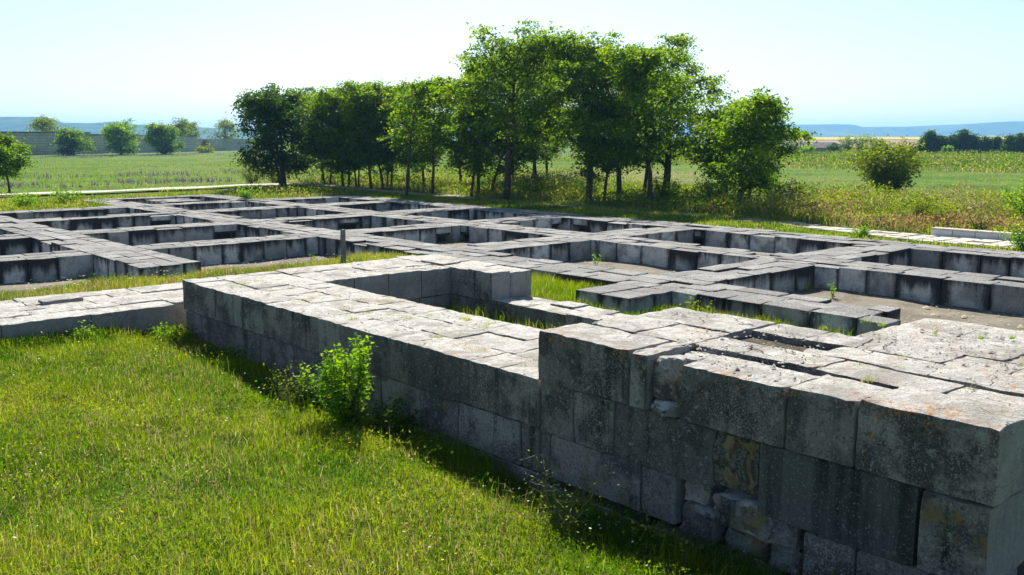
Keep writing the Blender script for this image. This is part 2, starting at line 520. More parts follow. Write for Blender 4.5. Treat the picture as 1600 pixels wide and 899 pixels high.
GX, GY = lines(-6, 46, 0.4, -900, 5000), lines(-6, 62, 0.4, -900, 5000)
gx, gy = np.meshgrid(GX, GY)
gz = height(gx, gy)
V = np.stack([gx.ravel(), gy.ravel(), gz.ravel()], 1)
nx_, ny_ = len(GX), len(GY)
ii, jj = np.meshgrid(np.arange(nx_ - 1), np.arange(ny_ - 1))
a = (jj * nx_ + ii).ravel()
Q = np.stack([a, a + 1, a + nx_ + 1, a + nx_], 1)

def ground_mat():
    t = NT("meadow_ground")
    P = t.pos()
    n0 = t.noise(P, 0.035, 4, 0.6)
    n1 = t.noise(P, 0.16, 5, 0.6)
    n2 = t.noise(P, 1.1, 6, 0.65)
    n3 = t.noise(P, 9.0, 5, 0.75)
    c = t.mix(t.ramp(n1, 0.36, 0.62), (0.050, 0.115, 0.010), (0.100, 0.165, 0.018))
    c = t.mix(t.ramp(n0, 0.47, 0.62, 0, 0.6), c, (0.13, 0.165, 0.04))
    c = t.mix(t.ramp(n2, 0.52, 0.72, 0, 0.5), c, (0.165, 0.15, 0.055))
    c = t.mix(t.ramp(n3, 0.50, 0.66, 0, 0.7), c, (0.045, 0.062, 0.012))
    z = t.attr("dry").outputs["Fac"]
    d = t.mix(t.ramp(n2, 0.4, 0.6), (0.13, 0.14, 0.045), (0.23, 0.175, 0.085))
    c = t.mix(t.math('MULTIPLY', z, t.ramp(n1, 0.30, 0.55)), c, d)
    h = t.math('ADD', n2, t.math('MULTIPLY', n3, 0.8))
    return t.principled(c, 0.97, t.bump(h, 0.8, 0.08), 0.05)

def dry_mask(x, y):
    """where tall dry weeds take over from green grass"""
    strip = sstep(x, 31.5, 33) * (1 - sstep(x, 42, 50)) * (1 - sstep(y, 60, 70)) * sstep(y, -30, -10)
    under = sstep(x, 42, 48) * (1 - sstep(x, 70, 80)) * sstep(y - x * 0.62, 3, 12) * (1 - sstep(y, 66, 76))
    band = sstep(x, 92, 100) * (1 - sstep(x, 150, 200)) * (1 - sstep(y, 70, 100)) * 0.8
    return np.clip(np.maximum(np.maximum(strip, under * 0.8), band), 0, 1)

o = add("ground", np_mesh("ground", V, Q.ravel(), np.arange(0, len(Q) * 4, 4), ground_mat(), {"dry": dry_mask(V[:, 0], V[:, 1])}, True))
tag(o, "rolling meadow ground under the ruins and fields", kind="structure")

# floors of the sunken cells
def floor_sheet():
    xs = np.arange(-8, 27.61, 0.5); ys = np.arange(-6.5, 50.6, 0.5)
    X, Y = np.meshgrid(xs, ys)
    Z = FLOOR_Z + 0.025 * wob(X, Y, 1.3, 1) + 0.015 * wob(X, Y, 3.1, 2)
    # the gravel runs out under the grass at the open front
    Z = Z - 0.3 * (1 - sstep(Y, 22.6, 23.9)) * (1 - sstep(X, 15.8, 16.2)) - 1.5 * sstep(Y, 45.0, 45.5) * (1 - sstep(X, 16.2, 16.6) * (1 - sstep(X, 22, 22.4)))
    n = len(xs)
    i, j = np.meshgrid(np.arange(n - 1), np.arange(len(ys) - 1))
    a = (j * n + i).ravel()
    Q = np.stack([a, a + 1, a + n + 1, a + n], 1)
    return np_mesh("cell_floor", np.stack([X.ravel(), Y.ravel(), Z.ravel()], 1), Q.ravel(), np.arange(0, len(Q) * 4, 4), M_FLOOR, None, True)
tag(add("floor", floor_sheet()), "trodden gravel floor of the sunken cells", kind="structure")

# ------------------------------------------------------------------ far fields and hills
def sheet(name, pts, mat, label):
    V = [(x, y, float(height(x, y)) + dz) for x, y, dz in pts]
    return tag(add(name, pydata(name, V, [tuple(range(len(V)))], mat)), label, kind="structure")

def dirv(px):
    return math.atan2(px - 800, 1450)
def polar(px, D):
    """map point at distance D in the direction the camera sees at image column px (used for far land only)"""
    a = YAW - dirv(px)
    return D * math.cos(a), D * math.sin(a)

def field(name, a0, a1, d0, d1, mat, label, dz):
    n, m = 24, 8
    V, F = [], []
    for j in range(m + 1):
        D = d0 * (d1 / d0) ** (j / m)
        for i in range(n + 1):
            px = a0 + (a1 - a0) * i / n
            x, y = polar(px, D * (1 + 0.04 * math.sin(i * 0.9)))
            V.append((x, y, float(height(x, y)) + dz))
    for j in range(m):
        for i in range(n):
            k = j * (n + 1) + i
            F.append((k, k + 1, k + n + 2, k + n + 1))
    tag(add(name, pydata(name, V, F, mat, True)), label, kind="structure")

M_YEL = simple_noise_mat("sunflower_heads", (0.52, 0.33, 0.0), (0.42, 0.30, 0.0), 0.02, 0.1)
M_PLOUGH = simple_noise_mat("pinkish_soil", (0.22, 0.135, 0.085), (0.28, 0.18, 0.11), 0.02, 0.1)
M_STUBBLE = simple_noise_mat("pale_stubble", (0.40, 0.34, 0.22), (0.46, 0.38, 0.26), 0.01, 0.1)
field("ploughed_field", 1150, 1800, 300, 900, M_PLOUGH, "pinkish brown ploughed field beyond the meadow", 0.5)
field("sunflower_field", 1150, 1800, 900, 1700, M_YEL, "yellow sunflower field below the right hills", 1.0)
field("stubble_field", 1480, 2000, 1760, 2600, M_STUBBLE, "pale harvested field at the foot of the hills", 1.5)

def hill_mat():
    t = NT("forested_hill")
    P = t.pos()
    n = t.noise(P, 0.022, 6, 0.65)
    m = t.noise(P, 0.0035, 4)
    c = t.mix(t.ramp(n, 0.38, 0.62), (0.030, 0.055, 0.020), (0.075, 0.11, 0.045))
    c = t.mix(t.ramp(m, 0.55, 0.68, 0, 0.6), c, (0.15, 0.16, 0.07))
    return t.principled(c, 1.0, t.bump(n, 0.5, 12.0), 0.0)
M_HILL = hill_mat()

def hill(name, prof, D, depth, label, base_z=0.0):
    """prof: (image column, ridge height above eye level in pixels of the photo)"""
    V, F = [], []
    cols = np.arange(prof[0][0], prof[-1][0] + 1, 10)
    hs = np.interp(cols, [p[0] for p in prof], [p[1] for p in prof])
    rows = [(-0.42, 0.0), (-0.26, 0.28), (-0.13, 0.66), (-0.05, 0.92), (0, 1.0), (0.2, 0.85), (0.6, 0.0)]
    for f, k in rows:
        for i, (c, h) in enumerate(zip(cols, hs)):
            d = D + depth * f * (1 + 0.25 * math.sin(c * 0.021))
            x, y = polar(c, d)
            top = EYE + h * D / 1450
            w = noise.noise(Vector((c * 0.03, f * 4, D * 0.01))) * 0.10 * top * (1 if 0 < k < 1 else 0.12 * (k > 0))
            V.append((x, y, base_z + (top - base_z) * k + w))
    n = len(cols)
    for r in range(len(rows) - 1):
        for i in range(n - 1):
            a = r * n + i
            F.append((a, a + 1, a + n + 1, a + n))
    tag(add(name, pydata(name, V, F, M_HILL, True)), label, kind="structure")

hill("hill", [(-900, 20), (-400, 26), (-100, 27), (60, 28.5), (85, 28), (110, 21), (150, 20), (190, 23), (220, 19), (290, 17), (345, 14), (420, 12), (520, 9), (640, 5), (760, 2)], 2700, 1200, "wooded blue hill behind the fortress wall")
hill("hill", [(560, 2), (800, 8), (1000, 14), (1235, 19), (1300, 19.5), (1325, 19), (1340, 15.5), (1400, 15.5), (1500, 19), (1560, 22), (1640, 22), (1900, 26), (2500, 24)], 4300, 1500, "pale blue flat-topped ridge along the right horizon")

# ------------------------------------------------------------------ foundation grid
GRP_W = "stone foundation walls of the sunken grid"
LIB = []
for k in range(14):
    SEED[0] += 1
    x, y = 0.45, 0.25
    j = lambda: R.uniform(-0.018, 0.018)
    pts = [(-x + j(), -y + j()), (x + j(), -y + j()), (x + j(), y + j()), (-x + j(), y + j())]
    Vv, Ff = stone_geo(pts, -0.65, 0.0, SEED[0], gap=0.006, rad=0.022, rough=0.012, seg=0.5, topn=0.014, chip=0.2, levels=())
    LIB.append(pydata("stone_block", Vv, Ff, M_GRID))

HOLES = []          # (x, y) of drain openings: the block above is shortened
def grid_block(parent, x0, x1, y0, y1, z0, z1):
    me = R.choice(LIB)
    o = add("stone_block", me, parent, ((x0 + x1) / 2, (y0 + y1) / 2, z1))
    o.scale = ((x1 - x0) / 0.9, (y1 - y0) / 0.5, (z1 - z0) / 0.65)
    o.rotation_euler = (R.gauss(0, 0.004), R.gauss(0, 0.004), R.gauss(0, 0.004))
    return o

def grid_wall(x0, x1, y0, y1, axis, label, rows=3, ragged0=0.0, ragged1=0.0, lo=(0.62, 1.15), zb=-0.7):
    """axis 'y': long blocks follow y. Blocks sit round a recessed core."""
    cx, cy = (x0 + x1) / 2, (y0 + y1) / 2
    p = empty("foundation_wall", (cx, cy, zb), label, "wall", GRP_W)
    w = (x1 - x0) if axis == 'y' else (y1 - y0)
    L0, L1 = (y0, y1) if axis == 'y' else (x0, x1)
    cuts = [0.0]
    for r in range(rows):
        cuts.append(w * (r + 1) / rows + (R.uniform(-0.06, 0.06) if r < rows - 1 else 0))
    for r in range(rows):
        a, b = cuts[r], cuts[r + 1]
        s = L0 + R.uniform(0, ragged0)
        e_end = L1 - R.uniform(0, ragged1)
        first = True
        while s < e_end - 0.05:
            l = R.uniform(*lo)
            if first: l *= R.uniform(0.5, 1.0); first = False
            e = s + l
            if e_end - e < 0.4: e = e_end
            sk = R.uniform(-0.02, 0.02)
            z1 = R.gauss(0, 0.007) - (R.uniform(0.02, 0.06) if R.random() < 0.06 else 0)
            zz = zb if r in (0, rows - 1) else -0.3
            if axis == 'y':
                bx = (x0 + a, x0 + b, s, e)
            else:
                bx = (s, e, y0 + a, y0 + b)
            # outward faces are a little uneven
            dj = R.gauss(0, 0.006)
            if r == 0: bx = (bx[0] + dj, bx[1], bx[2], bx[3]) if axis == 'y' else (bx[0], bx[1], bx[2] + dj, bx[3])
            for hx, hy in HOLES:
                if bx[0] - 0.1 < hx < bx[1] + 0.1 and bx[2] - 0.1 < hy < bx[3] + 0.1 and r == 0:
                    zz = -0.24
            grid_block(p, *bx, zz, z1)
            s = e
    m = w * 0.33
    e0, e1 = L0 + ragged0 + 0.05, L1 - ragged1 - 0.05
    if axis == 'y':
        b = [(x0 + m, x1 - m, e0, e1, zb, -0.33), (x0 + 0.12, x1 - 0.12, e0, e1, -0.335, -0.06)]
    else:
        b = [(e0, e1, y0 + m, y1 - m, zb, -0.33), (e0, e1, y0 + 0.12, y1 - 0.12, -0.335, -0.06)]
    add("mortar", boxes_mesh("mortar", b, M_GCORE), p)
    return p

XW = [(8.35, 9.93), (15.46, 17.05), (21.42, 22.95), (26.72, 28.33)]
HOLES += [(14.9, 39.1), (15.0, 33.0), (14.8, 44.3), (20.7, 38.9), (20.6, 33.0), (20.7, 27.0), (26.2, 33.5), (21.45, 26.6), (26.75, 20.0), (26.75, 26.3), (26.4, 27.1)]
grid_wall(*XW[0], 22.7, 44.2, 'y', "long block wall at the left, its near end running out into the grass", ragged0=0.9)
grid_wall(*XW[1], 7.3, 50.3, 'y', "long block wall through the middle, its broken near end beside the old masonry", ragged0=0.8)
grid_wall(*XW[2], -5.0, 44.2, 'y', "long block wall, second from the trees, with the tall lit face at right")
grid_wall(*XW[3], -5.0, 44.2, 'y', "long block wall along the grass verge in front of the trees")
YB = [(44.2, 45.7), (39.05, 40.55), (32.85, 34.4), (26.85, 28.3), (20.2, 21.85), (12.36, 14.0), (4.3, 5.8)]
ORD = ["at the far edge of the grid", "second from the far edge", "third from the far edge", "fourth from the far edge", "fifth from the far edge", "sixth from the far edge", "seventh from the far edge"]
BAYS = [((-7.5, 8.35), "in the leftmost bay"), ((9.93, 15.46), "in the bay right of the leftmost long wall"), ((17.05, 21.42), "in the middle bay"), ((22.95, 26.72), "in the bay next to the trees")]
for bi, ((bx0, bx1), where) in enumerate(BAYS):
    for yi, (yy0, yy1) in enumerate(YB):
        if bi == 0 and yi not in (0, 1, 2, 3): continue
        if bi == 1 and yi > 3: continue
        if bi > 1 and yi > 5: continue
        if yi == 0:
            continue
        grid_wall(bx0 + 0.006, bx1 - 0.006, yy0, yy1, 'x', f"cross wall {where}, {ORD[yi]}")
# far edge: long walls run to y 44.2, one edge wall crosses each side; the middle bay is extended outwards
grid_wall(-7.5, 15.46, 44.2, 45.6, 'x', "far edge wall of the grid, stretch left of the extended middle bay")
grid_wall(17.05, 21.42, 44.35, 45.75, 'x', "short cross wall closing the extended far bay on its near side")
grid_wall(22.0, 28.33, 44.206, 45.6, 'x', "far edge wall of the grid, stretch ending at the trees")
grid_wall(15.46, 22.9, 50.306, 51.4, 'x', "outermost wall of the extended far bay", rows=2)
grid_wall(21.5, 22.9, 45.9, 50.3, 'y', "right side wall of the extended far bay")
grid_wall(18.0, 20.2, 46.75, 48.9, 'x', "isolated square platform of blocks inside the extended far bay", rows=4, zb=-0.7)
grid_wall(14.03, 15.45, 12.2, 13.72, 'x', "short block stub jutting from the middle long wall towards the old masonry", rows=2)

# ------------------------------------------------------------------ old masonry in front
def edge_fn(base, seed, amp=0.07):
    return lambda t: base + amp * noise.noise(Vector((t * 0.8, seed * 7.3, 0))) + amp * 0.5 * noise.noise(Vector((t * 2.7, seed * 3.1, 5)))

def slab_rows(parent, axis, bounds, t0, t1, z, zb, lens=(0.38, 0.95), zj=0.008, joints0=None, skip=None, first_fixed=True, last_fixed=True, amp=0.05, z0_outer=None, tilt=None):
    """Rows of irregular top stones. bounds: across positions of row edges; the rows run along axis from t0 to t1."""
    fns = []
    for k, b in enumerate(bounds):
        fixed = (k == 0 and first_fixed) or (k == len(bounds) - 1 and last_fixed)
        fns.append((lambda t, b=b: b) if fixed else edge_fn(b, k + b * 1.3, amp))
    for r in range(len(bounds) - 1):
        if r == 0 and joints0:
            js = list(joints0)
        else:
            js, s = [t0], t0
            while True:
                s += R.uniform(*lens)
                if t1 - s < lens[0] * 0.8: break
                js.append(s)
            js.append(t1)
        skew = [0] + [R.uniform(-0.08, 0.08) if not (r == 0 and joints0) else 0.0 for _ in js[1:-1]] + [0]
        for i in range(len(js) - 1):
            a, b = js[i], js[i + 1]
            if skip and skip(r, (a + b) / 2): continue
            A0, A1 = (a, fns[r](a)), (a + skew[i], fns[r + 1](a + skew[i]))
            B0, B1 = (b, fns[r](b)), (b + skew[i + 1], fns[r + 1](b + skew[i + 1]))
            mt = (a + b) / 2
            m0, m1 = (mt, fns[r](mt)), (mt, fns[r + 1](mt))
            seq = [A0, m0, B0, B1, m1, A1]
            pts = [(q[0], q[1]) for q in seq] if axis == 'x' else [(q[1], q[0]) for q in seq]
            ar = sum(pts[k][0] * pts[(k + 1) % 6][1] - pts[(k + 1) % 6][0] * pts[k][1] for k in range(6))
            if ar < 0: pts.reverse()
            zz = z + R.gauss(0, zj)
            stone(parent, pts, zb if not (r == 0 and z0_outer is not None) else z0_outer + 0.012, zz, gap=0.0015, rad=R.uniform(0.007, 0.014), rough=0.009, topn=0.012, levels=() if zb > z - 0.3 else (0.3, 0.65), chip=0.35, seg=0.09)

def course(parent, x, joints, z0, z1, depth=(0.5, 0.8), labels=None, **kw):
    """A course of big facing blocks on the plane x, seen from -x; joints are y positions, descending."""
    for i in range(len(joints) - 1):
        yb, ya = joints[i], joints[i + 1]
        dx = R.gauss(0, 0.005)
        d = R.uniform(*depth)
        z_a = z0 + 0.012; z_b = z1 - (0.012 if z1 < 0.55 else 0) + (R.gauss(0, 0.006) if z1 < 0.4 else R.gauss(0, 0.012))
        arg = dict(gap=R.uniform(0.010, 0.019), rad=R.uniform(0.010, 0.02), rough=0.011, topn=0.016, chip=0.35, levels=(0.04, 0.3, 0.55, 0.8), seg=0.09)
        arg.update(kw)
        stone(parent, [(x + dx, ya), (x + d, ya), (x + d, yb), (x + dx, yb)], z_a, z_b, label=(labels or {}).get(i), **arg)

ZL, ZC, ZH, ZB = 0.5, -0.07, 1.07, -0.62
# left, lower stretch -----------------------------------------------------------
fw = empty("front_wall", (8.0, 12.4, -0.9), "thick old wall with pale cracked top, lower stretch behind the leafy bush", "wall")
slab_rows(fw, 'y', [7.0, 7.62, 8.28, 8.95], 7.42, 17.4, ZL, 0.2, joints0=[7.42, 8.1, 8.64, 9.96, 10.39, 11.67, 12.3, 13.45, 14.0, 15.22, 16.88, 17.4], z0_outer=ZC, zj=0.006)
course(fw, 7.02, [17.4, 16.43, 15.6, 14.78, 14.3, 13.06, 11.9, 10.66, 9.49, 8.91, 7.74, 7.42], ZB, ZC - 0.006)
course(fw, 7.03, [17.4, 16.0, 14.6, 13.5, 12.2, 11.1, 10.0, 8.8, 7.42], -1.15, ZB - 0.006)
add("mortar", boxes_mesh("mortar", [(7.07, 8.9, 7.45, 17.33, -1.2, 0.44)], M_MORTAR), fw)
for i, (ys, zz) in enumerate([(15.35, ZB), (13.9, ZB), (12.2, ZB), (10.6, ZB), (9.4, ZB)]):
    pass
# inner face of the lower stretch towards the pit
course(fw, 8.35, [15.35, 14.1, 13.0, 11.8, 10.6, 9.4, 8.2, 7.42], -0.9, 0.18, depth=(0.57, 0.6))

# far end: return wall --------------------------------------------------------------
rw = empty("return_wall", (10.9, 16.5, -0.9), "old return wall crossing from the front wall's far corner above the pit", "wall")
slab_rows(rw, 'x', [15.4, 16.05, 16.75, 17.45], 8.96, 12.0, ZL, ZC, lens=(0.5, 1.1))
def course_y(parent, y, joints, z0, z1, depth=0.55, back=True):
    for i in range(len(joints) - 1):
        xa, xb = joints[i], joints[i + 1]
        dy = R.gauss(0, 0.012)
        stone(parent, [(xa, y + dy), (xb, y + dy), (xb, y + depth), (xa, y + depth)], z0, z1 + R.gauss(0, 0.006), gap=R.uniform(0.006, 0.012), rad=0.025, rough=0.02, topn=0.02, levels=(0.05, 0.35, 0.7), seg=0.14)
course_y(rw, 15.41, [8.97, 9.9, 10.5, 11.2, 12.0], ZB, ZC - 0.006)
course_y(rw, 15.42, [8.97, 10.1, 11.0, 12.0], -1.15, ZB - 0.006)
add("mortar", boxes_mesh("mortar", [(8.99, 11.95, 15.47, 17.38, -1.2, 0.44)], M_MORTAR), rw)

# far arm of the platform -----------------------------------------------------------
arm = empty("masonry_arm", (12.6, 15.7, -0.9), "short arm of old masonry with a rounded broken end, beyond the pit", "wall")
slab_rows(arm, 'y', [12.005, 12.55, 13.12], 14.08, 17.5, ZL, ZC, lens=(0.7, 1.1), zj=0.02)
course(arm, 12.02, [17.4, 15.9, 14.95, 14.08], ZB, ZC - 0.006, depth=(1.05, 1.08))
add("mortar", boxes_mesh("mortar", [(12.07, 13.06, 14.2, 17.4, -1.2, 0.43)], M_MORTAR), arm)
sill = empty("low_sill_wall", (12.5, 11.0, -0.9), "low line of old stones level with the grass, continuing the far arm", "wall")
slab_rows(sill, 'y', [12.0, 12.5, 13.0], 6.6, 14.07, -0.02, -0.5, lens=(0.6, 1.15), zj=0.035, amp=0.05)
course(sill, 12.02, [14.07, 13.0, 12.2, 11.3, 10.2, 9.1, 8.0, 6.6], -1.05, -0.508, depth=(0.9, 0.94))
add("mortar", boxes_mesh("mortar", [(12.06, 12.95, 6.65, 14.0, -1.1, -0.17)], M_MORTAR), sill)

# raised stretch at the right ---------------------------------------------------------
hw = empty("raised_wall", (8.2, 5.0, -0.9), "raised stretch of old wall nearest the viewer, lichened blocks and a collapsed gap", "wall")
labs = {0: "big upright block with orange lichen along its top edge"}
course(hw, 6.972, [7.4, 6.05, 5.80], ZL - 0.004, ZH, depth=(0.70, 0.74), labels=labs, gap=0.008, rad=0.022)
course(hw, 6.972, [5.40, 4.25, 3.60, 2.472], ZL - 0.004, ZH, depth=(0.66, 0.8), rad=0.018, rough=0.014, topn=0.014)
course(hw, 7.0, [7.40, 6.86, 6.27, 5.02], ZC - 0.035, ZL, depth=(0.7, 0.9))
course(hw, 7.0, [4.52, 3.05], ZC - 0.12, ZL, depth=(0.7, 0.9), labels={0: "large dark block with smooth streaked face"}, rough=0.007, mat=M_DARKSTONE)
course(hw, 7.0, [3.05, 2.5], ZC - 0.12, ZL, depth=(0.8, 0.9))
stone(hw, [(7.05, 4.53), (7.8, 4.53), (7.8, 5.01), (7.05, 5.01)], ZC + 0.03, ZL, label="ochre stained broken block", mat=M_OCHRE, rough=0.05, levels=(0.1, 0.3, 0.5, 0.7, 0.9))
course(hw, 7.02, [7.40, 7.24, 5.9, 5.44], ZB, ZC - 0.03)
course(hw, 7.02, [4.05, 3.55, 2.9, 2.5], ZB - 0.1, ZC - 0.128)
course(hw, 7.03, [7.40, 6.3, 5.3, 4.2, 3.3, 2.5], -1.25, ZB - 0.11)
# collapsed gap in the lower course: loose rubble
for k, (ya, yb, za, zb, xo, lab) in enumerate([(4.1, 5.03, -0.42, -0.125, 7.03, "long eroded block like a boulder"), (5.07, 5.43, -0.30, -0.11, 7.05, None), (4.98, 5.43, -0.66, -0.33, 7.04, None), (4.5, 4.94, -0.68, -0.45, 7.12, None), (4.08, 4.47, -0.68, -0.45, 7.10, None)]):
    j2 = lambda: R.uniform(-0.03, 0.03)
    stone(hw, [(xo + j2(), ya), (7.6, ya), (7.6, yb), (xo + j2(), yb), (xo - 0.03, (ya + yb) / 2 + 0.1)], za, zb, name="eroded_block", label=lab, gap=0.02, rad=0.05, rough=0.055, topn=0.04, levels=(0.06, 0.2, 0.4, 0.6, 0.8), seg=0.06, chip=0.6)
for k in range(30):
    rock(hw, (R.uniform(7.05, 7.2), R.uniform(4.1, 5.4), R.choice([-0.44, -0.32, -0.66]) + R.uniform(-.03, .03)), (R.uniform(.02, .05),) * 3, 130 + k, sub=1)
# gap in the upper course: tumbled stones
for k, (x, y, z, sx, sy, sz) in enumerate([(7.17, 5.68, 0.84, .20, .16, .26), (7.62, 5.60, 0.86, .26, .24, .18), (7.22, 5.47, 0.66, .25, .15, .16), (7.98, 5.60, 0.92, .26, .24, .15), (7.66, 5.50, 0.72, .22, .18, .14), (7.38, 5.52, 0.84, .16, .14, .13), (7.12, 5.58, 0.55, .2, .24, .10)]):
    rock(hw, (x, y, z), (sx, sy, sz), 31 + k, sub=3, amp=0.5)
for k in range(44):
    rock(hw, (R.uniform(7.1, 7.95), R.uniform(5.40, 5.80), R.uniform(0.70, 0.96)), (R.uniform(.02, .05),) * 3, 70 + k, sub=1)
# inner tops
slab_rows(hw, 'y', [7.76, 8.55, 9.42], 5.9, 7.35, ZH - 0.01, 0.4, lens=(0.6, 1.0), zj=0.012, first_fixed=False)
slab_rows(hw, 'y', [7.80, 8.32, 8.86, 9.45], 2.5, 5.88, ZH - 0.012, 0.4, lens=(0.5, 1.2), zj=0.012, first_fixed=False, amp=0.07, skip=lambda r, t: r == 1 and 4.75 < t < 5.55)
for k, (x0, x1, y0, y1) in enumerate([(8.36, 8.82, 4.72, 5.1), (8.4, 8.84, 5.22, 5.5)]):
    stone(hw, [(x0, y0), (x1, y0 + 0.05), (x1 - 0.04, y1), (x0 + 0.03, y1 - 0.04)], 0.85, ZH - 0.07 - 0.03 * k, name="loose_slab", rough=0.03, levels=(), seg=0.1)
slab_rows(hw, 'x', [2.5, 3.35, 4.2, 4.98], 9.46, 11.3, ZH - 0.03, 0.3, lens=(0.5, 1.1), zj=0.016, amp=0.07)
add("mortar", boxes_mesh("mortar", [(7.08, 9.38, 2.58, 4.0, -1.3, ZH - 0.09), (7.42, 9.38, 4.0, 5.40, -1.3, -0.06), (7.08, 9.38, 4.0, 5.38, -0.058, ZH - 0.091), (7.95, 9.38, 5.38, 5.80, -0.058, ZH - 0.09), (7.10, 7.95, 5.38, 5.80, -0.058, 0.5), (7.08, 9.38, 5.80, 7.33, -1.3, ZH - 0.092), (7.42, 9.38, 5.40, 5.80, -1.3, -0.059), (9.38, 11.25, 2.56, 4.93, -1.3, ZH - 0.092)], M_MORTAR), hw)
# faces on the back and the end
for zz0, zz1 in ((-1.2, ZB), (ZB + .006, ZC), (ZC + .006, ZL)):
    course_y(hw, 2.49, [7.86, 9.0, 10.2, 11.3], zz0, zz1 - 0.006, 0.5)
# step down behind: pale slabs towards the broken long wall
st = empty("tumbled_slabs", (13.0, 4.9, -0.6), "pale tumbled slabs sloping from the raised wall to the cell floor", "rubble")
for k, (x0, x1, y0, y1, z) in enumerate([(11.35, 12.3, 3.9, 5.0, 0.72), (11.35, 12.4, 2.9, 3.88, 0.66), (12.35, 13.4, 4.3, 5.5, 0.33), (12.45, 13.5, 3.3, 4.25, 0.3), (13.45, 14.5, 4.9, 6.0, 0.02), (13.6, 14.6, 3.8, 4.85, 0.0), (14.55, 15.4, 5.6, 6.9, -0.15), (14.7, 15.9, 4.6, 5.5, -0.2), (16.0, 17.0, 5.4, 6.4, -0.35)]):
    jj_ = lambda: R.uniform(-0.06, 0.06)
    stone(st, [(x0 + jj_(), y0 + jj_()), (x1 + jj_(), y0 + jj_()), (x1 + jj_(), y1 + jj_()), (x0 + jj_(), y1 + jj_())], min(z - 0.5, -0.45), z, rough=0.04, topn=0.04, rad=0.05)

# low wall at the left
lw = empty("low_wall", (3.5, 19.1, -0.7), "low wide wall of broken slabs left of the old wall's corner", "wall")
slab_rows(lw, 'x', [17.72, 18.35, 18.85, 19.4, 19.95, 20.5], -3.0, 6.98, -0.01, -0.62, lens=(0.5, 1.25), zj=0.016, amp=0.09, joints0=[-3.0, -1.2, 0.4, 2.0, 3.9, 5.4, 6.98], skip=lambda r, t: r in (1, 2, 3) and R.random() < 0.05)
slab_rows(lw, 'x', [17.9, 18.7, 19.6, 20.45], 7.0, 12.6, -0.03, -0.5, lens=(0.8, 1.6), zj=0.04)
add("mortar", boxes_mesh("mortar", [(-3, 12.5, 17.95, 20.42, -0.9, -0.17)], M_SAND), lw)
loose = [(5.4, 19.5, .4, .16, .01)]
for k, (x, y, sx, sy, sz) in enumerate(loose):
    stone(lw, [(x - sx, y - sy), (x + sx, y - sy + R.uniform(-.05, .05)), (x + sx + R.uniform(-.06, .06), y + sy), (x - sx, y + sy)], -0.12, 0.05 + sz * 0.6, name="loose_slab", rough=0.025, levels=())

# ------------------------------------------------------------------ path, kerb bench, post
pth = np.array([(31.1, 8), (29.0, 8), (28.95, 11), (29.0, 13), (29.6, 15), (30.0, 16.5), (30.7, 19), (31.2, 23), (31.3, 41), (31.3, 57), (14, 57.2), (-20, 57.6), (-20, 58.6), (14, 58.2), (32.6, 58.2), (32.6, 41), (32.4, 23), (31.9, 19.5), (31.2, 16.5), (31.1, 14)])
def path_mesh():
    # a sheet made of short strips that follows the ground
    near = [(29.0, 8), (28.95, 11), (29.0, 13), (29.6, 15), (30.0, 16.5), (30.7, 19), (31.2, 23), (31.3, 30), (31.3, 41), (31.2, 50), (30.2, 55.4), (27, 56.7), (21, 57.0), (14, 57.3), (5, 57.6), (-10, 58.1), (-40, 59.1)]
    farr = [(31.06, 8), (31.06, 11), (31.06, 13), (31.1, 15), (31.3, 16.5), (31.9, 19), (32.4, 23), (32.6, 30), (32.7, 41), (32.7, 52), (31.4, 57.8), (27.6, 58.8), (21, 58.7), (14, 58.5), (5, 58.7), (-10, 59.1), (-40, 60.1)]
    V, F = [], []
    n = 0
    for i in range(len(near) - 1):
        for k in range(8):
            t = k / 8
            for a, b in ((near[i], near[i + 1]), (farr[i], farr[i + 1])):
                x, y = a[0] + (b[0] - a[0]) * t, a[1] + (b[1] - a[1]) * t
                V.append((x, y, float(height(x, y)) + 0.03 + 0.13 * float(sstep(y, 50, 55))))
    m = len(V) // 2
    for i in range(m - 1):
        F.append((2 * i, 2 * i + 2, 2 * i + 3, 2 * i + 1))
    me = pydata("path", V, F, M_SAND, True)
    me.materials.append(M_SLAB)
    for p in me.polygons:
        if p.center.y > 55.6: p.material_index = 1
    return me
path_o = tag(add("path", path_mesh()), "pale paved path round the ruins", kind="structure")
slab_lib = []
for k in range(6):
    SEED[0] += 1
    Vv, Ff = stone_geo([(-.25, -.25), (.25, -.25), (.25, .25), (-.25, .25)], -0.06, 0, SEED[0], gap=0.01, rad=0.01, rough=0.01, seg=0.6, topn=0.006, levels=())
    slab_lib.append(pydata("paving_slab", Vv, Ff, M_SLAB))
def path_x(y):
    return (float(np.interp(y, [8, 13, 15, 16.5, 19, 23, 30], [29.0, 29.0, 29.6, 30.0, 30.7, 31.2, 31.3])), float(np.interp(y, [8, 13, 15, 16.5, 19, 23, 30], [31.02, 31.02, 31.05, 31.25, 31.85, 32.35, 32.55])))
y = 8.3
while y < 20.5:
    xa, xb = path_x(y)
    n = 4 if y < 14 else 3 if y < 17 else 2
    w = (xb - xa) / n
    for k in range(n):
        if R.random() < 0.10: continue
        x = xa + w * (k + 0.5)
        o = add("paving_slab", R.choice(slab_lib), path_o, (x, y, float(height(x, y)) + 0.06 + R.uniform(-.008, .008)))
        o.scale = ((w - 0.05) / 0.5, 0.62 / 0.5, 1)
        o.rotation_euler = (0, 0, R.gauss(0, 0.03))
    y += 0.68

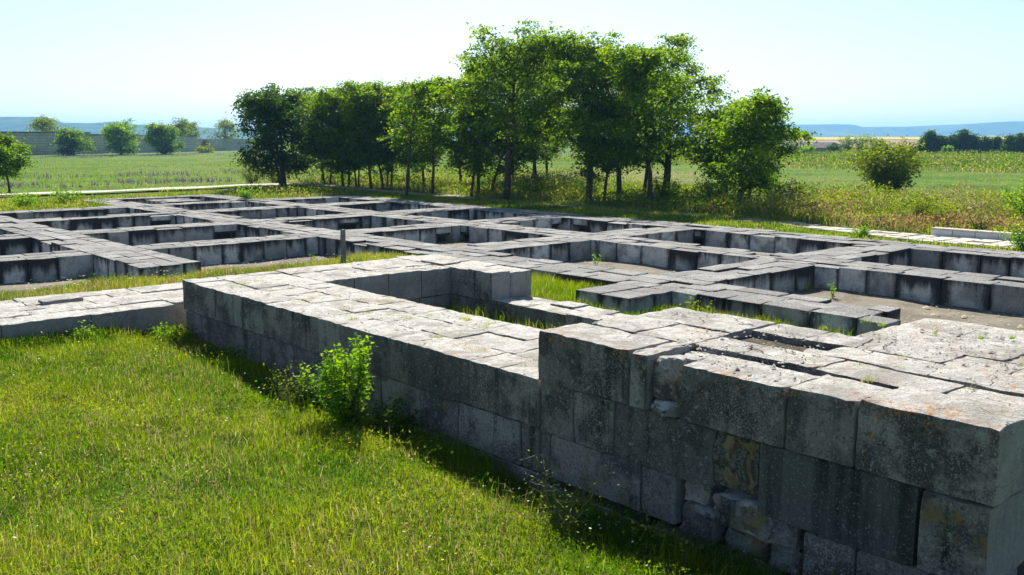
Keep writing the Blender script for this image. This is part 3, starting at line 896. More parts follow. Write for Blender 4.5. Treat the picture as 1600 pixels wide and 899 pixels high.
bench = empty("kerb_bench", (31.3, 11.2, 0), "low white rendered kerb bench at the back of the paved path", "bench")
zb_ = float(height(31.3, 11)) - 0.02
for i in range(9):
    y0 = 13.8 - 0.72 * (i + 1)
    SEED[0] += 1
    Vv, Ff = stone_geo([(31.08, y0), (31.42, y0), (31.42, y0 + .715), (31.08, y0 + .715)], zb_ - 0.15, zb_ + 0.25, SEED[0], gap=0.003, rad=0.008, rough=0.002, seg=0.4, topn=0.002, levels=(), chip=0)
    add("kerb_block", pydata("kerb_block", Vv, Ff, M_BENCH), bench)
    if i % 2 == 0:
        SEED[0] += 1
        Vv, Ff = stone_geo([(31.05, y0 - .715), (31.45, y0 - .715), (31.45, y0 + .715), (31.05, y0 + .715)], zb_ + 0.252, zb_ + 0.31, SEED[0], gap=0.003, rad=0.01, rough=0.002, seg=0.5, topn=0.002, levels=(), chip=0)
        add("coping_slab", pydata("coping_slab", Vv, Ff, M_SLAB), bench)

def tube(path, radii, sides=6, cap=True):
    V, F = [], []
    n = len(path)
    for i, (p, r) in enumerate(zip(path, radii)):
        d = (Vector(path[min(i + 1, n - 1)]) - Vector(path[max(i - 1, 0)])).normalized()
        a = d.cross(Vector((0.31, 0.95, 0.11))).normalized()
        b = d.cross(a)
        for k in range(sides):
            t = 2 * math.pi * k / sides
            V.append(Vector(p) + (a * math.cos(t) + b * math.sin(t)) * r)
    for i in range(n - 1):
        for k in range(sides):
            j = (k + 1) % sides
            F.append((i * sides + k, i * sides + j, (i + 1) * sides + j, (i + 1) * sides + k))
    if cap:
        F.append(tuple(range((n - 1) * sides, n * sides)))
        F.append(tuple(reversed(range(sides))))
    return V, F

pz = float(height(13.1, 21.5))
SEED[0] += 1
Vv, Ff = stone_geo([(13.04, 21.44), (13.16, 21.44), (13.16, 21.56), (13.04, 21.56)], pz - 0.3, 0.78, SEED[0], gap=0.0, rad=0.012, rough=0.004, seg=0.12, topn=0.004, levels=(0.2, 0.4, 0.6, 0.8))
post = add("wooden_post", pydata("wooden_post", Vv, Ff, M_WOOD))
tag(post, "single grey weathered wooden post standing behind the old wall", "post")

# ------------------------------------------------------------------ vegetation builders
def leaf_quads(P, size, tint, droop=0.35, aspect=0.5, rg=rng, updir=None):
    """Rhombic leaves (2 triangles each) at points P."""
    n = len(P)
    az = rg.uniform(0, 2 * np.pi, n)
    pitch = rg.normal(-droop, 0.45, n)
    d = np.stack([np.cos(az) * np.cos(pitch), np.sin(az) * np.cos(pitch), np.sin(pitch)], 1)
    nr = rg.normal(0, 1, (n, 3)); nr[:, 2] += 0.9
    s = np.cross(d, nr); s /= np.linalg.norm(s, axis=1, keepdims=True) + 1e-6
    L = (size * rg.uniform(0.7, 1.3, n))[:, None]
    v0 = P; v2 = P + d * L
    m = P + d * L * 0.45
    v1 = m + s * L * aspect * 0.5; v3 = m - s * L * aspect * 0.5
    V = np.stack([v0, v1, v2, v3], 1).reshape(-1, 3)
    return V, np.repeat(tint, 4)

def quads_mesh(name, V, tint, mat):
    n = len(V) // 4
    return np_mesh(name, V, np.arange(n * 4), np.arange(0, n * 4, 4), mat, {"tint": tint})

def branch_path(p0, d, L, rg, n=5, up=0.25, wig=0.16):
    p = np.array(p0, float); d = np.array(d, float); d /= np.linalg.norm(d)
    out = [p.copy()]
    for i in range(n):
        d = d + rg.normal(0, wig, 3) + np.array([0, 0, up / n])
        d /= np.linalg.norm(d)
        p = p + d * L / n
        out.append(p.copy())
    return out

def make_tree(name, label, x, y, h, rad, base, seed, mat=M_ROBINIA, cat="tree", group=None, nsprays=950, tr=0.13, lean=(0, 0), stems=1, leaf=0.158, layered=True, z=None, per=6, flat=0.38, shape='umbrella', off=(0, 0)):
    rg = np.random.default_rng(seed)
    z0 = float(height(x, y)) if z is None else z
    root = empty(name, (x, y, z0), label, cat, group)
    TV, TF = [], []
    def addtube(path, r0, r1, sides=6):
        rr = np.linspace(r0, r1, len(path))
        V, F = tube([Vector(p) for p in path], rr, sides)
        n = len(TV); TV.extend(V); TF.extend([tuple(i + n for i in f) for f in F])
    tips = []
    for s in range(stems):
        a0 = rg.uniform(0, 6.28)
        bx = x + (0.22 * math.cos(a0) if stems > 1 else 0); by = y + (0.22 * math.sin(a0) if stems > 1 else 0)
        n = 8
        p = np.array([bx, by, z0 - 0.1]); path = [p.copy()]
        tilt = np.array([lean[0] + (0.12 * math.cos(a0) if stems > 1 else 0), lean[1] + (0.12 * math.sin(a0) if stems > 1 else 0), 1.0])
        for i in range(n):
            tilt = tilt + np.append(rg.normal(0, 0.05, 2), 0)
            tilt = tilt / np.linalg.norm(tilt)
            p = p + tilt * (h * 0.84) / n
            path.append(p.copy())
        addtube(path, tr * (1.0 if stems == 1 else 0.75), tr * 0.18, 7)
        nl = int(12 + rad * 2.6) // stems + 3
        for k in range(nl):
            f = base + (0.99 - base) * ((k + rg.uniform(0, 0.9)) / nl)
            i = min(int(f / 0.9 * n), n - 1)
            q = path[i] + (path[i + 1] - path[i]) * ((f / 0.9 * n) - i if f < 0.9 else 1)
            az = k * 2.4 + rg.uniform(-0.5, 0.5) + a0
            g = (f - base) / (1 - base)
            if shape == 'umbrella':
                prof = 0.62 + 0.42 * math.sin(math.pi * min(1, g * 0.95 + 0.12)) if g < 0.85 else 0.55
            elif shape == 'round':
                prof = math.sqrt(max(0.08, 1 - (2 * g - 0.85) ** 2))
            else:
                prof = max(0.15, 1 - g)
            L = rad * prof * rg.uniform(0.75, 1.15)
            el = rg.uniform(0.15, 0.55) + 0.5 * g
            d = np.array([math.cos(az) * math.cos(el), math.sin(az) * math.cos(el), math.sin(el)])
            bp = branch_path(q, d, L, rg, 5, 0.1)
            addtube(bp, tr * 0.32 * (1 - 0.5 * g), tr * 0.06, 4)
            tips.append((bp[-1], 1.0)); tips.append((bp[3], 0.9)); tips.append((bp[2], 0.6))
            for t in range(3):
                j = rg.integers(2, 5)
                d2 = d + rg.normal(0, 0.7, 3); d2[2] = abs(d2[2]) * 0.5
                tp = branch_path(bp[j], d2, L * rg.uniform(0.25, 0.5), rg, 3, 0.05)
                addtube(tp, tr * 0.10, tr * 0.03, 3)
                tips.append((tp[-1], 1.0)); tips.append((tp[-2], 0.7))
        tips.append((path[-1], 1.0))
    add("trunk", pydata("trunk", TV, TF, M_BARK, True), root)
    T = np.array([t[0] for t in tips]); W = np.array([t[1] for t in tips]); W /= W.sum()
    pick = rg.choice(len(T), nsprays, p=W)
    csz = rg.uniform(0.6, 1.25, len(T)) * (0.25 + 0.12 * rad)
    cl_t = rg.normal(0, 0.17, len(T))
    u = rg.normal(0, 1, (nsprays, 3))
    u /= np.linalg.norm(u, axis=1, keepdims=True)
    r = rg.uniform(0, 1, nsprays) ** 0.5
    sp = T[pick] + u * (r * csz[pick])[:, None] * np.array([1, 1, flat])
    sp[:, 2] = np.maximum(sp[:, 2], z0 + h * base * 0.75)
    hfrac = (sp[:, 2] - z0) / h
    # each spray: leaflets along a drooping stalk
    az = rg.uniform(0, 6.28, nsprays)
    el = rg.normal(-0.15, 0.4, nsprays)
    d = np.stack([np.cos(az) * np.cos(el), np.sin(az) * np.cos(el), np.sin(el)], 1)
    k = np.linspace(0, 1, per)
    Ls = leaf * 3.4 * rg.uniform(0.7, 1.3, nsprays)
    P = sp[:, None, :] + d[:, None, :] * (k[None, :, None] * Ls[:, None, None])
    P[:, :, 2] -= (k ** 2)[None, :] * Ls[:, None] * 0.25
    side = np.stack([-d[:, 1], d[:, 0], np.zeros(nsprays)], 1)
    P += side[:, None, :] * (np.where(np.arange(per) % 2, 1, -1) * leaf * 0.45)[None, :, None]
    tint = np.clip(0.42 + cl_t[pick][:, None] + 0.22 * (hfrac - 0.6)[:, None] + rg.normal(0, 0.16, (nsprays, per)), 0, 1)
    V, tt = leaf_quads(P.reshape(-1, 3), np.full(nsprays * per, leaf), tint.ravel(), 0.25, 0.62, rg)
    add("crown", quads_mesh("crown", V, tt, mat), root)
    return root

def make_bush(name, label, x, y, h, rad, seed, mat=M_BUSHLEAF, nleaf=2600, leaf=0.06, cat="shrub", group=None, stems=14, spread=0.8, z=None, lumpy=0.0):
    rg = np.random.default_rng(seed)
    z0 = float(height(x, y)) if z is None else z
    root = empty(name, (x, y, z0), label, cat, group)
    TV, TF, pts = [], [], []
    for s in range(stems):
        az = s * 2.4 + rg.uniform(-.4, .4)
        k = math.sqrt((s + 0.5) / stems) * spread
        d = np.array([math.cos(az) * k * rad / h * 1.15, math.sin(az) * k * rad / h * 1.15, 1.0])
        L = h * rg.uniform(0.75, 1.08) * (1 + 0.12 * k)
        bp = branch_path((x + rg.normal(0, .04), y + rg.normal(0, .04), z0 - .03), d, L, rg, 6, 0.1, 0.09)
        V, F = tube([Vector(p) for p in bp], np.linspace(0.012, 0.003, 7) * (1 + h * 0.6 if h > 0.9 else 0.45), 4)
        n = len(TV); TV.extend(V); TF.extend([tuple(i + n for i in f) for f in F])
        for j in range(1, 7):
            pts.append((bp[j], 0.5 + j * 0.2))
            for t in range(2):
                d2 = rg.normal(0, 0.8, 3) + np.array([d[0], d[1], 0.5])
                tp = branch_path(bp[j], d2, rad * rg.uniform(.15, .42), rg, 2, 0.1)
                V, F = tube([Vector(p) for p in tp], np.linspace(0.005, 0.002, 3) * (1 + h * 0.5 if h > 0.9 else 0.5), 3)
                n = len(TV); TV.extend(V); TF.extend([tuple(i + n for i in f) for f in F])
                pts.append((tp[-1], 1.0)); pts.append((tp[1], 0.8))
    add("stems", pydata("stems", TV, TF, M_BARK if h > 0.9 else M_STEM, True), root)
    T = np.array([p[0] for p in pts]); W = np.array([p[1] for p in pts]); W /= W.sum()
    pick = rg.choice(len(T), nleaf, p=W)
    ct = rg.normal(0, .14, len(T))
    P = T[pick] + rg.normal(0, 1, (nleaf, 3)) * rad * 0.10
    P[:, 2] = np.maximum(P[:, 2], z0 + 0.02)
    tint = np.clip(0.45 + ct[pick] + rg.normal(0, .17, nleaf) + 0.2 * ((P[:, 2] - z0) / h - .5), 0, 1)
    V, tt = leaf_quads(P, np.full(nleaf, leaf), tint, 0.0, 0.55, rg)
    add("foliage", quads_mesh("foliage", V, tt, mat), root)
    return root

def blades_mesh(name, P, H, W, colr, rg, lean=0.35, segs=2, mat=None):
    n = len(P)
    az = rg.uniform(0, 2 * np.pi, n)
    face = rg.uniform(0, 2 * np.pi, n)
    ln = np.abs(rg.normal(0, lean, n))
    dx, dy = np.cos(az) * ln, np.sin(az) * ln
    wx, wy = np.cos(face) * W * 0.5, np.sin(face) * W * 0.5
    z = np.zeros(n)
    b0 = P + np.stack([-wx, -wy, z], 1); b1 = P + np.stack([wx, wy, z], 1)
    tip = P + np.stack([dx * H, dy * H, H * np.maximum(0.35, 1 - 0.35 * ln)], 1)
    if segs == 1:
        V = np.stack([b0, b1, tip], 1).reshape(-1, 3)
        me = np_mesh(name, V, np.arange(n * 3), np.arange(0, n * 3, 3), mat or M_GRASS, {"col": np.repeat(colr, 3, 0)})
        return me
    mid = P + np.stack([dx * H * 0.3, dy * H * 0.3, H * 0.58], 1)
    m0 = mid + np.stack([-wx, -wy, z], 1) * 0.75; m1 = mid + np.stack([wx, wy, z], 1) * 0.75
    V = np.stack([b0, b1, m1, m0, tip], 1).reshape(-1, 3)
    base = np.arange(n) * 5
    loops = np.stack([base, base + 1, base + 2, base + 3, base + 3, base + 2, base + 4], 1).ravel()
    st = np.stack([np.arange(n) * 7, np.arange(n) * 7 + 4], 1).ravel()
    return np_mesh(name, V, loops, st, mat or M_GRASS, {"col": np.repeat(colr, 5, 0)})

C_GREEN = np.array([0.112, 0.198, 0.012]); C_DEEP = np.array([0.050, 0.125, 0.008]); C_YEL = np.array([0.235, 0.285, 0.026])
C_DRY = np.array([0.29, 0.24, 0.11]); C_RUST = np.array([0.21, 0.13, 0.065]); C_PALE = np.array([0.20, 0.20, 0.08])
def vnoise(x, y, s, seed):
    """cheap smooth noise in [0,1] from layered waves"""
    v = np.zeros_like(x)
    rg = np.random.default_rng(seed)
    for k in range(7):
        a = rg.uniform(0, 6.28); f = s * rg.uniform(0.5, 2.2)
        v += np.sin((x * np.cos(a) + y * np.sin(a)) * f + rg.uniform(0, 6.28) + 1.1 * np.sin((x * np.sin(a) - y * np.cos(a)) * f * 0.7))
    return np.clip(0.5 + v / 7.5, 0, 1)

def grass_cols(x, y, rg, dry=0.12, seed=1, rust=0.0, deep=0.3):
    n = len(x)
    a = vnoise(x, y, 1.3, seed)[:, None]; b = vnoise(x, y, 3.1, seed + 1)[:, None]
    a = np.clip((a - 0.5) * 1.7 + 0.5, 0, 1)
    c = C_GREEN * (1 - a) + C_YEL * a
    k = np.clip((b - (1 - deep)) * 3, 0, 1)
    c = c * (1 - k) + C_DEEP * k
    pd = dry * np.clip(2.2 * vnoise(x, y, 0.9, seed + 2) - 0.1, 0, 2)
    isd = (rg.uniform(0, 1, n) < pd)[:, None]
    c = np.where(isd, C_DRY * rg.uniform(0.7, 1.3, n)[:, None], c)
    if rust:
        isr = (rg.uniform(0, 1, n) < rust * np.clip(2.6 * vnoise(x, y, 0.55, seed + 5) - 0.35, 0, 2))[:, None]
        c = np.where(isr, C_RUST * rg.uniform(0.7, 1.35, n)[:, None], c)
    return np.clip(c * rg.uniform(0.65, 1.4, n)[:, None], 0, 1)

def seen(x, y, margin=4.0):
    """keep plants near the part of the land the photograph shows"""
    u = x * math.sin(YAW) - y * math.cos(YAW)
    f = x * math.cos(YAW) + y * math.sin(YAW)
    return (np.abs(u) < f * 0.56 + margin) & (f > 2)

def scatter(n, x0, x1, y0, y1, keep=None, margin=2.5):
    x = rng.uniform(x0, x1, n); y = rng.uniform(y0, y1, n)
    k = seen(x, y, margin)
    if keep is not None: k &= keep(x, y)
    return x[k], y[k]

def put_grass(name, label, x, y, h, w, dry, seed, segs=2, lean=0.4, rust=0.0, deep=0.3, zoff=-0.01):
    P = np.stack([x, y, height(x, y) + zoff], 1)
    H = h * rng.uniform(0.45, 1.35, len(x)) * (0.6 + 0.8 * vnoise(x, y, 2.0, seed + 9))
    o = add(name, blades_mesh(name, P, H, np.full(len(x), w) * rng.uniform(0.7, 1.3, len(x)), grass_cols(x, y, rng, dry, seed, rust, deep), rng, lean, segs))
    return tag(o, label, kind="stuff")

# lawn in front of the wall
x, y = scatter(225000, -1, 7.0, 1.5, 18.2, lambda x, y: ~((y > 17.6)), 1.2)
put_grass("grass", "sunlit wild lawn in front of the old wall", x, y, 0.118, 0.0086, 0.13, 3, 2, 0.95, 0.03)
# longer growth along the foot of the walls
x = 7.0 - np.abs(rng.normal(0, 0.33, 26000)); y = rng.uniform(2.5, 17.6, 26000)
put_grass("grass", "longer shaded grass along the foot of the old wall", x, y, 0.26, 0.009, 0.05, 5, 2, 0.7, 0.0, 0.6)
x = rng.uniform(1, 7, 9000); y = 17.75 - np.abs(rng.normal(0, 0.22, 9000))
put_grass("grass", "rough grass along the foot of the low slab wall", x, y, 0.19, 0.009, 0.1, 6, 2, 0.7, 0.05, 0.5)
x, y = scatter(11000, -1, 6.9, 1.5, 18.0, lambda x, y: vnoise(x, y, 0.8, 71) > rng.uniform(0.2, 0.8, len(x)), 1.2)
put_grass("grass", "thin dry seed stalks standing in the lawn", x, y, 0.25, 0.0045, 0.5, 4, 2, 0.4, 0.2)
x, y = scatter(26000, -1, 6.9, 1.5, 17.6, lambda x, y: vnoise(x, y, 2.6, 73) > 0.66, 1.2)
put_grass("grass", "ranker darker tufts in the lawn", x, y, 0.24, 0.008, 0.04, 74, 2, 0.75, 0.0, 0.7)
x, y = scatter(16000, -1, 6.6, 1.5, 17.0, lambda x, y: vnoise(x, y, 1.7, 75) > 0.69, 1.2)
put_grass("grass", "bleached dry patches in the lawn", x, y, 0.10, 0.008, 0.9, 76, 2, 1.1, 0.25, 0.1)
# strip between low wall and cells
x, y = scatter(52000, 2.0, 15.4, 20.5, 25.2, lambda x, y: ~((x > 8.4) & (x < 9.9) & (y > 22.8)) & (vnoise(x, y, 0.7, 77) > sstep(y, 22.9, 25.0)))
put_grass("grass", "flowering grass between the low wall and the open cells", x, y, 0.22, 0.011, 0.22, 8, 2, 0.5, 0.15)
# hollow behind the front wall
x, y = scatter(26000, 13.1, 15.45, 8.0, 17.3, lambda x, y: ~((x > 13.9) & (y > 12.1) & (y < 13.8)))
put_grass("grass", "bright grass in the hollow beyond the masonry arm", x, y, 0.26, 0.012, 0.10, 9, 2, 0.5, 0.0, 0.1)
x, y = scatter(5000, 9.0, 12.0, 7.5, 15.3)
put_grass("grass", "weeds in the floor of the pit", x, y, 0.25, 0.012, 0.15, 10, 2, 0.5)
# verge between the outer wall and the path, and round the far side
x, y = scatter(50000, 28.35, 33.0, 6, 57, lambda x, y: (x < np.interp(y, [8, 13, 15, 16.5, 19, 23, 30], [28.95, 29.0, 29.55, 29.95, 30.6, 31.1, 31.25]) + rng.normal(0, .12, len(x))) | ((y > 17.6 + 1.2 * (x - 30.4)) & (y < 39)))
put_grass("grass", "grass verge between the outer wall and the path", x, y, 0.13, 0.027, 0.10, 12, 2, 0.8, 0.03)
x, y = scatter(45000, -14, 31, 45.7, 54.8, lambda x, y: ~((x > 15.3) & (x < 23) & (y < 51.5)))
put_grass("grass", "uneven grass bank at the far edge of the grid", x, y, 0.17, 0.03, 0.20, 14, 2, 0.5, 0.1)
x, y = scatter(5000, -14, 31, 54.8, 59.6, lambda x, y: vnoise(x, y, 0.8, 79) > 0.5)
put_grass("grass", "thin grass growing over the far path", x, y, 0.16, 0.03, 0.15, 15, 2, 0.6, 0.03, 0.3, 0.1)
# tall weeds and grass beyond the path
x, y = scatter(44000, 31.2, 44, 5, 62, lambda x, y: (x > np.interp(y, [8, 13, 15, 16.5, 19, 23, 30], [31.5, 31.5, 31.3, 31.5, 32.1, 32.6, 32.8]) + np.abs(rng.normal(0, .25, len(x)))))
tall = np.clip(vnoise(x, y, 0.5, 91) * 1.3, 0.25, 1.2)
k = rng.uniform(0, 1, len(x)) < np.where(y < 24, 1.0, 0.55)
x, y = x[k], y[k]
put_grass("weeds", "tall dry weeds and grass behind the path and under the trees", x, y, 0.32, 0.04, 0.18, 16, 2, 0.6, 0.12, 0.35)
x, y = scatter(60000, 47, 110, 8, 120, lambda x, y: (rng.uniform(0, 1, len(x)) < 1.2 - x / 110))
put_grass("meadow_grass", "open meadow grass on the right beyond the weeds", x, y, 0.16, 0.06, 0.03, 18, 1, 0.9, 0.01, 0.45)
x, y = scatter(90000, -10, 75, 60.6, 150, lambda x, y: (rng.uniform(0, 1, len(x)) < 1.25 - y / 150))
put_grass("meadow_grass", "open meadow grass on the left before the fortress wall", x, y, 0.15, 0.06, 0.05, 20, 1, 0.9, 0.02, 0.4)
x, y = scatter(40000, 92, 190, 20, 105)
put_grass("weeds", "far belt of brownish weeds beyond the right meadow", x, y, 0.4, 0.09, 0.18, 22, 1, 0.8, 0.08, 0.7)

def undergrowth(name, label, n, x0, x1, y0, y1, hmax, leaf, seed, dry, rust, deep, keep=None, freq=0.6, lo=0.2):
    """low bushy growth: small leaves filling an uneven canopy"""
    x, y = scatter(n, x0, x1, y0, y1, keep)
    c = np.clip(vnoise(x, y, freq, seed) * 1.5 - 0.35, 0, 1)
    H = hmax * (lo + (1 - lo) * c) * (0.75 + 0.5 * vnoise(x, y, freq * 4, seed + 3))
    P = np.stack([x, y, height(x, y) + H * rng.uniform(0, 1, len(x)) ** 0.6], 1)
    col = grass_cols(x, y, rng, dry, seed + 20, rust, deep)
    V, _ = leaf_quads(P, np.full(len(x), leaf), np.zeros(len(x)), -0.5, 0.45)
    o = add(name, np_mesh(name, V, np.arange(len(V)), np.arange(0, len(V), 4), M_GRASS, {"col": np.repeat(col, 4, 0)}))
    return tag(o, label, kind="stuff")
pathkeep = lambda x, y: (x > np.interp(y, [8, 13, 15, 16.5, 19, 23, 30], [31.7, 31.7, 31.5, 31.7, 32.3, 32.8, 33.0]))
undergrowth("undergrowth", "uneven bushy weeds along the back of the paved path", 46000, 31.5, 43, 6, 25, 1.05, 0.10, 31, 0.25, 0.42, 0.35, pathkeep)
undergrowth("undergrowth", "shaded undergrowth between the stems of the grove", 42000, 32.8, 50, 22, 62, 0.95, 0.14, 35, 0.1, 0.08, 0.5, None, 0.45, 0.1)
undergrowth("undergrowth", "leafy weeds on the bank beyond the far edge wall", 13000, -10, 30, 46, 53.0, 0.45, 0.12, 37, 0.15, 0.1, 0.2, lambda x, y: ~((x > 15.2) & (x < 23) & (y < 51.6)), 0.5, 0.05)
undergrowth("undergrowth", "low leafy weeds in the lawn before the old wall", 64000, -1, 6.95, 2, 17.6, 0.21, 0.035, 39, 0.08, 0.03, 0.5, None, 1.5, 0.04)
undergrowth("undergrowth", "brownish bushy belt beyond the right meadow", 36000, 95, 190, 30, 105, 0.95, 0.26, 33, 0.15, 0.05, 0.7, None, 0.31, 0.45)

# wild flowers
def flowers(name, label, x, y, z, size, col, jit=0.2):
    n = len(x)
    P = np.stack([x, y, z], 1)
    az = rng.uniform(0, 6.28, n)
    tl = rng.normal(0, 0.35, (n, 2))
    k = np.arange(6) * np.pi / 3
    r = size * rng.uniform(0.7, 1.3, n)
    ox = np.cos(k[None] + az[:, None]) * r[:, None]; oy = np.sin(k[None] + az[:, None]) * r[:, None]
    oz = ox * tl[:, :1] + oy * tl[:, 1:]
    V = (P[:, None, :] + np.stack([ox, oy, oz], 2)).reshape(-1, 3)
    c = np.clip(np.array(col)[None] * rng.uniform(1 - jit, 1 + jit, (n, 1)), 0, 1)
    return tag(add(name, np_mesh(name, V, np.arange(n * 6), np.arange(0, n * 6, 6), M_PETAL, {"col": np.repeat(c, 6, 0)})), label, kind="stuff")
def clump(n, x0, x1, y0, y1, s, seed, thr):
    x, y = scatter(n, x0, x1, y0, y1)
    k = vnoise(x, y, s, seed) > thr
    return x[k], y[k]
x, y = clump(420, 0, 6.8, 4, 18, 1.0, 41, 0.5)
flowers("wild_flowers", "scattered small yellow flowers in the lawn", x, y, height(x, y) + rng.uniform(.12, .24, len(x)), 0.011, (0.75, 0.52, 0.02))
x, y = clump(380, 0, 6.8, 4, 18, 1.3, 43, 0.55)
flowers("wild_flowers", "scattered small white flowers in the lawn", x, y, height(x, y) + rng.uniform(.12, .26, len(x)), 0.012, (0.7, 0.7, 0.62))
x, y = clump(800, 3, 15, 20.6, 24.8, 0.9, 44, 0.5)
flowers("wild_flowers", "pale flower heads in the grass strip behind the low wall", x, y, height(x, y) + rng.uniform(.12, .34, len(x)), 0.018, (0.62, 0.58, 0.42))
def purple(n, x0, x1, y0, y1, seed, thr, lab):
    x, y = clump(n, x0, x1, y0, y1, 0.55, seed, thr)
    P = np.stack([x, y, height(x, y) + 0.1], 1)
    H = rng.uniform(0.18, 0.4, len(x))
    c = np.clip(np.array([0.15, 0.10, 0.175])[None] * rng.uniform(.6, 1.4, (len(x), 1)), 0, 1)
    tag(add("purple_flowers", blades_mesh("purple_flowers", P, H, np.full(len(x), 0.07), c, rng, 0.15, 1, M_PETAL)), lab, kind="stuff")
purple(1100, 8, 30, 63, 68.5, 51, 0.52, "purple sage drift in the near part of the left meadow")
purple(1500, 10, 44, 72, 86, 52, 0.62, "purple sage patches in the middle of the left meadow")
purple(2500, 40, 80, 165, 186, 53, 0.5, "purple sage line in front of the fortress wall")
purple(2500, 35, 44, 10, 24, 54, 0.52, "lilac thistles among the weeds behind the kerb bench")

# loose gravel and weeds on the cell floors
n = 9000
x = rng.uniform(4, 26.6, n); y = rng.uniform(6, 45, n)
k = seen(x, y, 1) & (in_palace(x, y) > 0.99) & ((x > 17.1) | (y > 24))
x, y = x[k], y[k]
sz = rng.uniform(0.012, 0.045, len(x)) * (1 + 1.2 * (rng.uniform(0, 1, len(x)) > 0.96))
oc = np.array([(1, 0, 0), (0, 1, 0), (-1, 0, 0), (0, -1, 0), (0, 0, .75)], float)
Vp = np.stack([x, y, np.full(len(x), FLOOR_Z + 0.005)], 1)[:, None, :] + oc[None] * sz[:, None, None] * rng.uniform(0.7, 1.3, (len(x), 5, 3))
b = (np.arange(len(x)) * 5)[:, None, None]
T4 = np.array([(0, 1, 4), (1, 2, 4), (2, 3, 4), (3, 0, 4)])
Lp = (b + T4[None]).reshape(-1)
tag(add("gravel", np_mesh("gravel", Vp.reshape(-1, 3), Lp, np.arange(0, len(Lp), 3), M_SAND)), "loose gravel scattered over the cell floors", kind="stuff")
wx, wy = [], []
for (xa, xb) in ((17.1, 21.4), (22.95, 26.7), (9.95, 15.4)):
    m = 900
    q = rng.uniform(6, 44, m); wx.append(xb - np.abs(rng.normal(0, .12, m))); wy.append(q)
for yb in (12.36, 20.2, 26.85, 32.85, 39.05):
    m = 500
    q = rng.uniform(17.1, 26.7, m); wx.append(q); wy.append(yb - np.abs(rng.normal(0, .1, m)))
x, y = np.concatenate(wx), np.concatenate(wy)
k = (vnoise(x, y, 1.1, 87) > 0.62) & (in_palace(x, y) > 0.99)
x, y = x[k], y[k]
P = np.stack([x, y, np.full(len(x), FLOOR_Z)], 1)
tag(add("floor_weeds", blades_mesh("floor_weeds", P, rng.uniform(.06, .2, len(x)), np.full(len(x), .014), grass_cols(x, y, rng, .3, 88), rng, .6, 2)), "small weeds along the foot of the cell walls", kind="stuff")

# grass tufts in the cracks of the old masonry
def tufts(spots, z, label):
    xs, ys, zs = [], [], []
    for (x, y, r, n) in spots:
        a = rng.uniform(0, 6.28, n); q = np.sqrt(rng.uniform(0, 1, n)) * r
        xs.append(x + np.cos(a) * q * 1.3); ys.append(y + np.sin(a) * q * 0.7); zs.append(np.full(n, z))
    x, y, zz = np.concatenate(xs), np.concatenate(ys), np.concatenate(zs)
    P = np.stack([x, y, zz], 1)
    tag(add("crack_grass", blades_mesh("crack_grass", P, rng.uniform(.02, .075, len(x)), np.full(len(x), .006), grass_cols(x, y, rng, .25, 61, 0, .1) * 1.2, rng, .6, 1)), label, kind="stuff")
sp = [(R.uniform(7.3, 8.9), R.uniform(7.6, 17.2), R.uniform(.05, .18), R.randint(20, 90)) for _ in range(34)]
tufts(sp, ZL - 0.01, "small grass tufts in the cracks of the lower wall top")
sp = [(R.uniform(7.5, 11), R.uniform(2.7, 5.6), R.uniform(.03, .1), R.randint(15, 60)) for _ in range(14)]
tufts(sp, ZH - 0.03, "small grass tufts in the cracks of the raised wall top")
sp = [(R.uniform(1, 7), R.uniform(17.9, 20.3), R.uniform(.1, .3), R.randint(60, 200)) for _ in range(22)]
tufts(sp, -0.05, "grass tufts between the slabs of the low wall")

def debris(n, x0, x1, y0, y1, z, keep, label):
    x = rng.uniform(x0, x1, n); y = rng.uniform(y0, y1, n)
    k = keep(x, y) & (vnoise(x, y, 1.4, 93) > 0.5)
    x, y = x[k], y[k]
    sz = rng.uniform(0.006, 0.022, len(x)) * (1 + 1.0 * (rng.uniform(0, 1, len(x)) > 0.95))
    Vp = np.stack([x, y, np.full(len(x), z)], 1)[:, None, :] + oc[None] * sz[:, None, None] * rng.uniform(0.6, 1.4, (len(x), 5, 3))
    b = (np.arange(len(x)) * 5)[:, None, None]
    Lp = (b + T4[None]).reshape(-1)
    tag(add("stone_chips", np_mesh("stone_chips", Vp.reshape(-1, 3), Lp, np.arange(0, len(Lp), 3), M_FRONT)), label, kind="stuff")
debris(1800, 7.1, 12.6, 7.5, 17.3, ZL, lambda x, y: (x < 8.9) | (y > 15.5), "loose stone chips on the top of the lower wall")
debris(1500, 7.1, 11.2, 2.6, 7.2, ZH - 0.01, lambda x, y: (x < 9.3) | (y < 4.9), "loose stone chips on the top of the raised wall")
x = 6.98 - np.abs(rng.normal(0, 0.3, 9000)); y = rng.uniform(2.5, 17.5, 9000)
k = vnoise(x, y, 1.6, 95) > 0.52
x, y = x[k], y[k]
Hh = 0.05 + 0.32 * rng.uniform(0, 1, len(x)) ** 1.5
P = np.stack([x, y, height(x, y) + Hh], 1)
Vq, _ = leaf_quads(P, np.full(len(x), 0.05), np.zeros(len(x)), -0.3, 0.5)
tag(add("wall_foot_weeds", np_mesh("wall_foot_weeds", Vq, np.arange(len(Vq)), np.arange(0, len(Vq), 4), M_GRASS, {"col": np.repeat(grass_cols(x, y, rng, .08, 96, 0, .6), 4, 0)})), "broad-leaved weeds tangled along the foot of the old wall", kind="stuff")

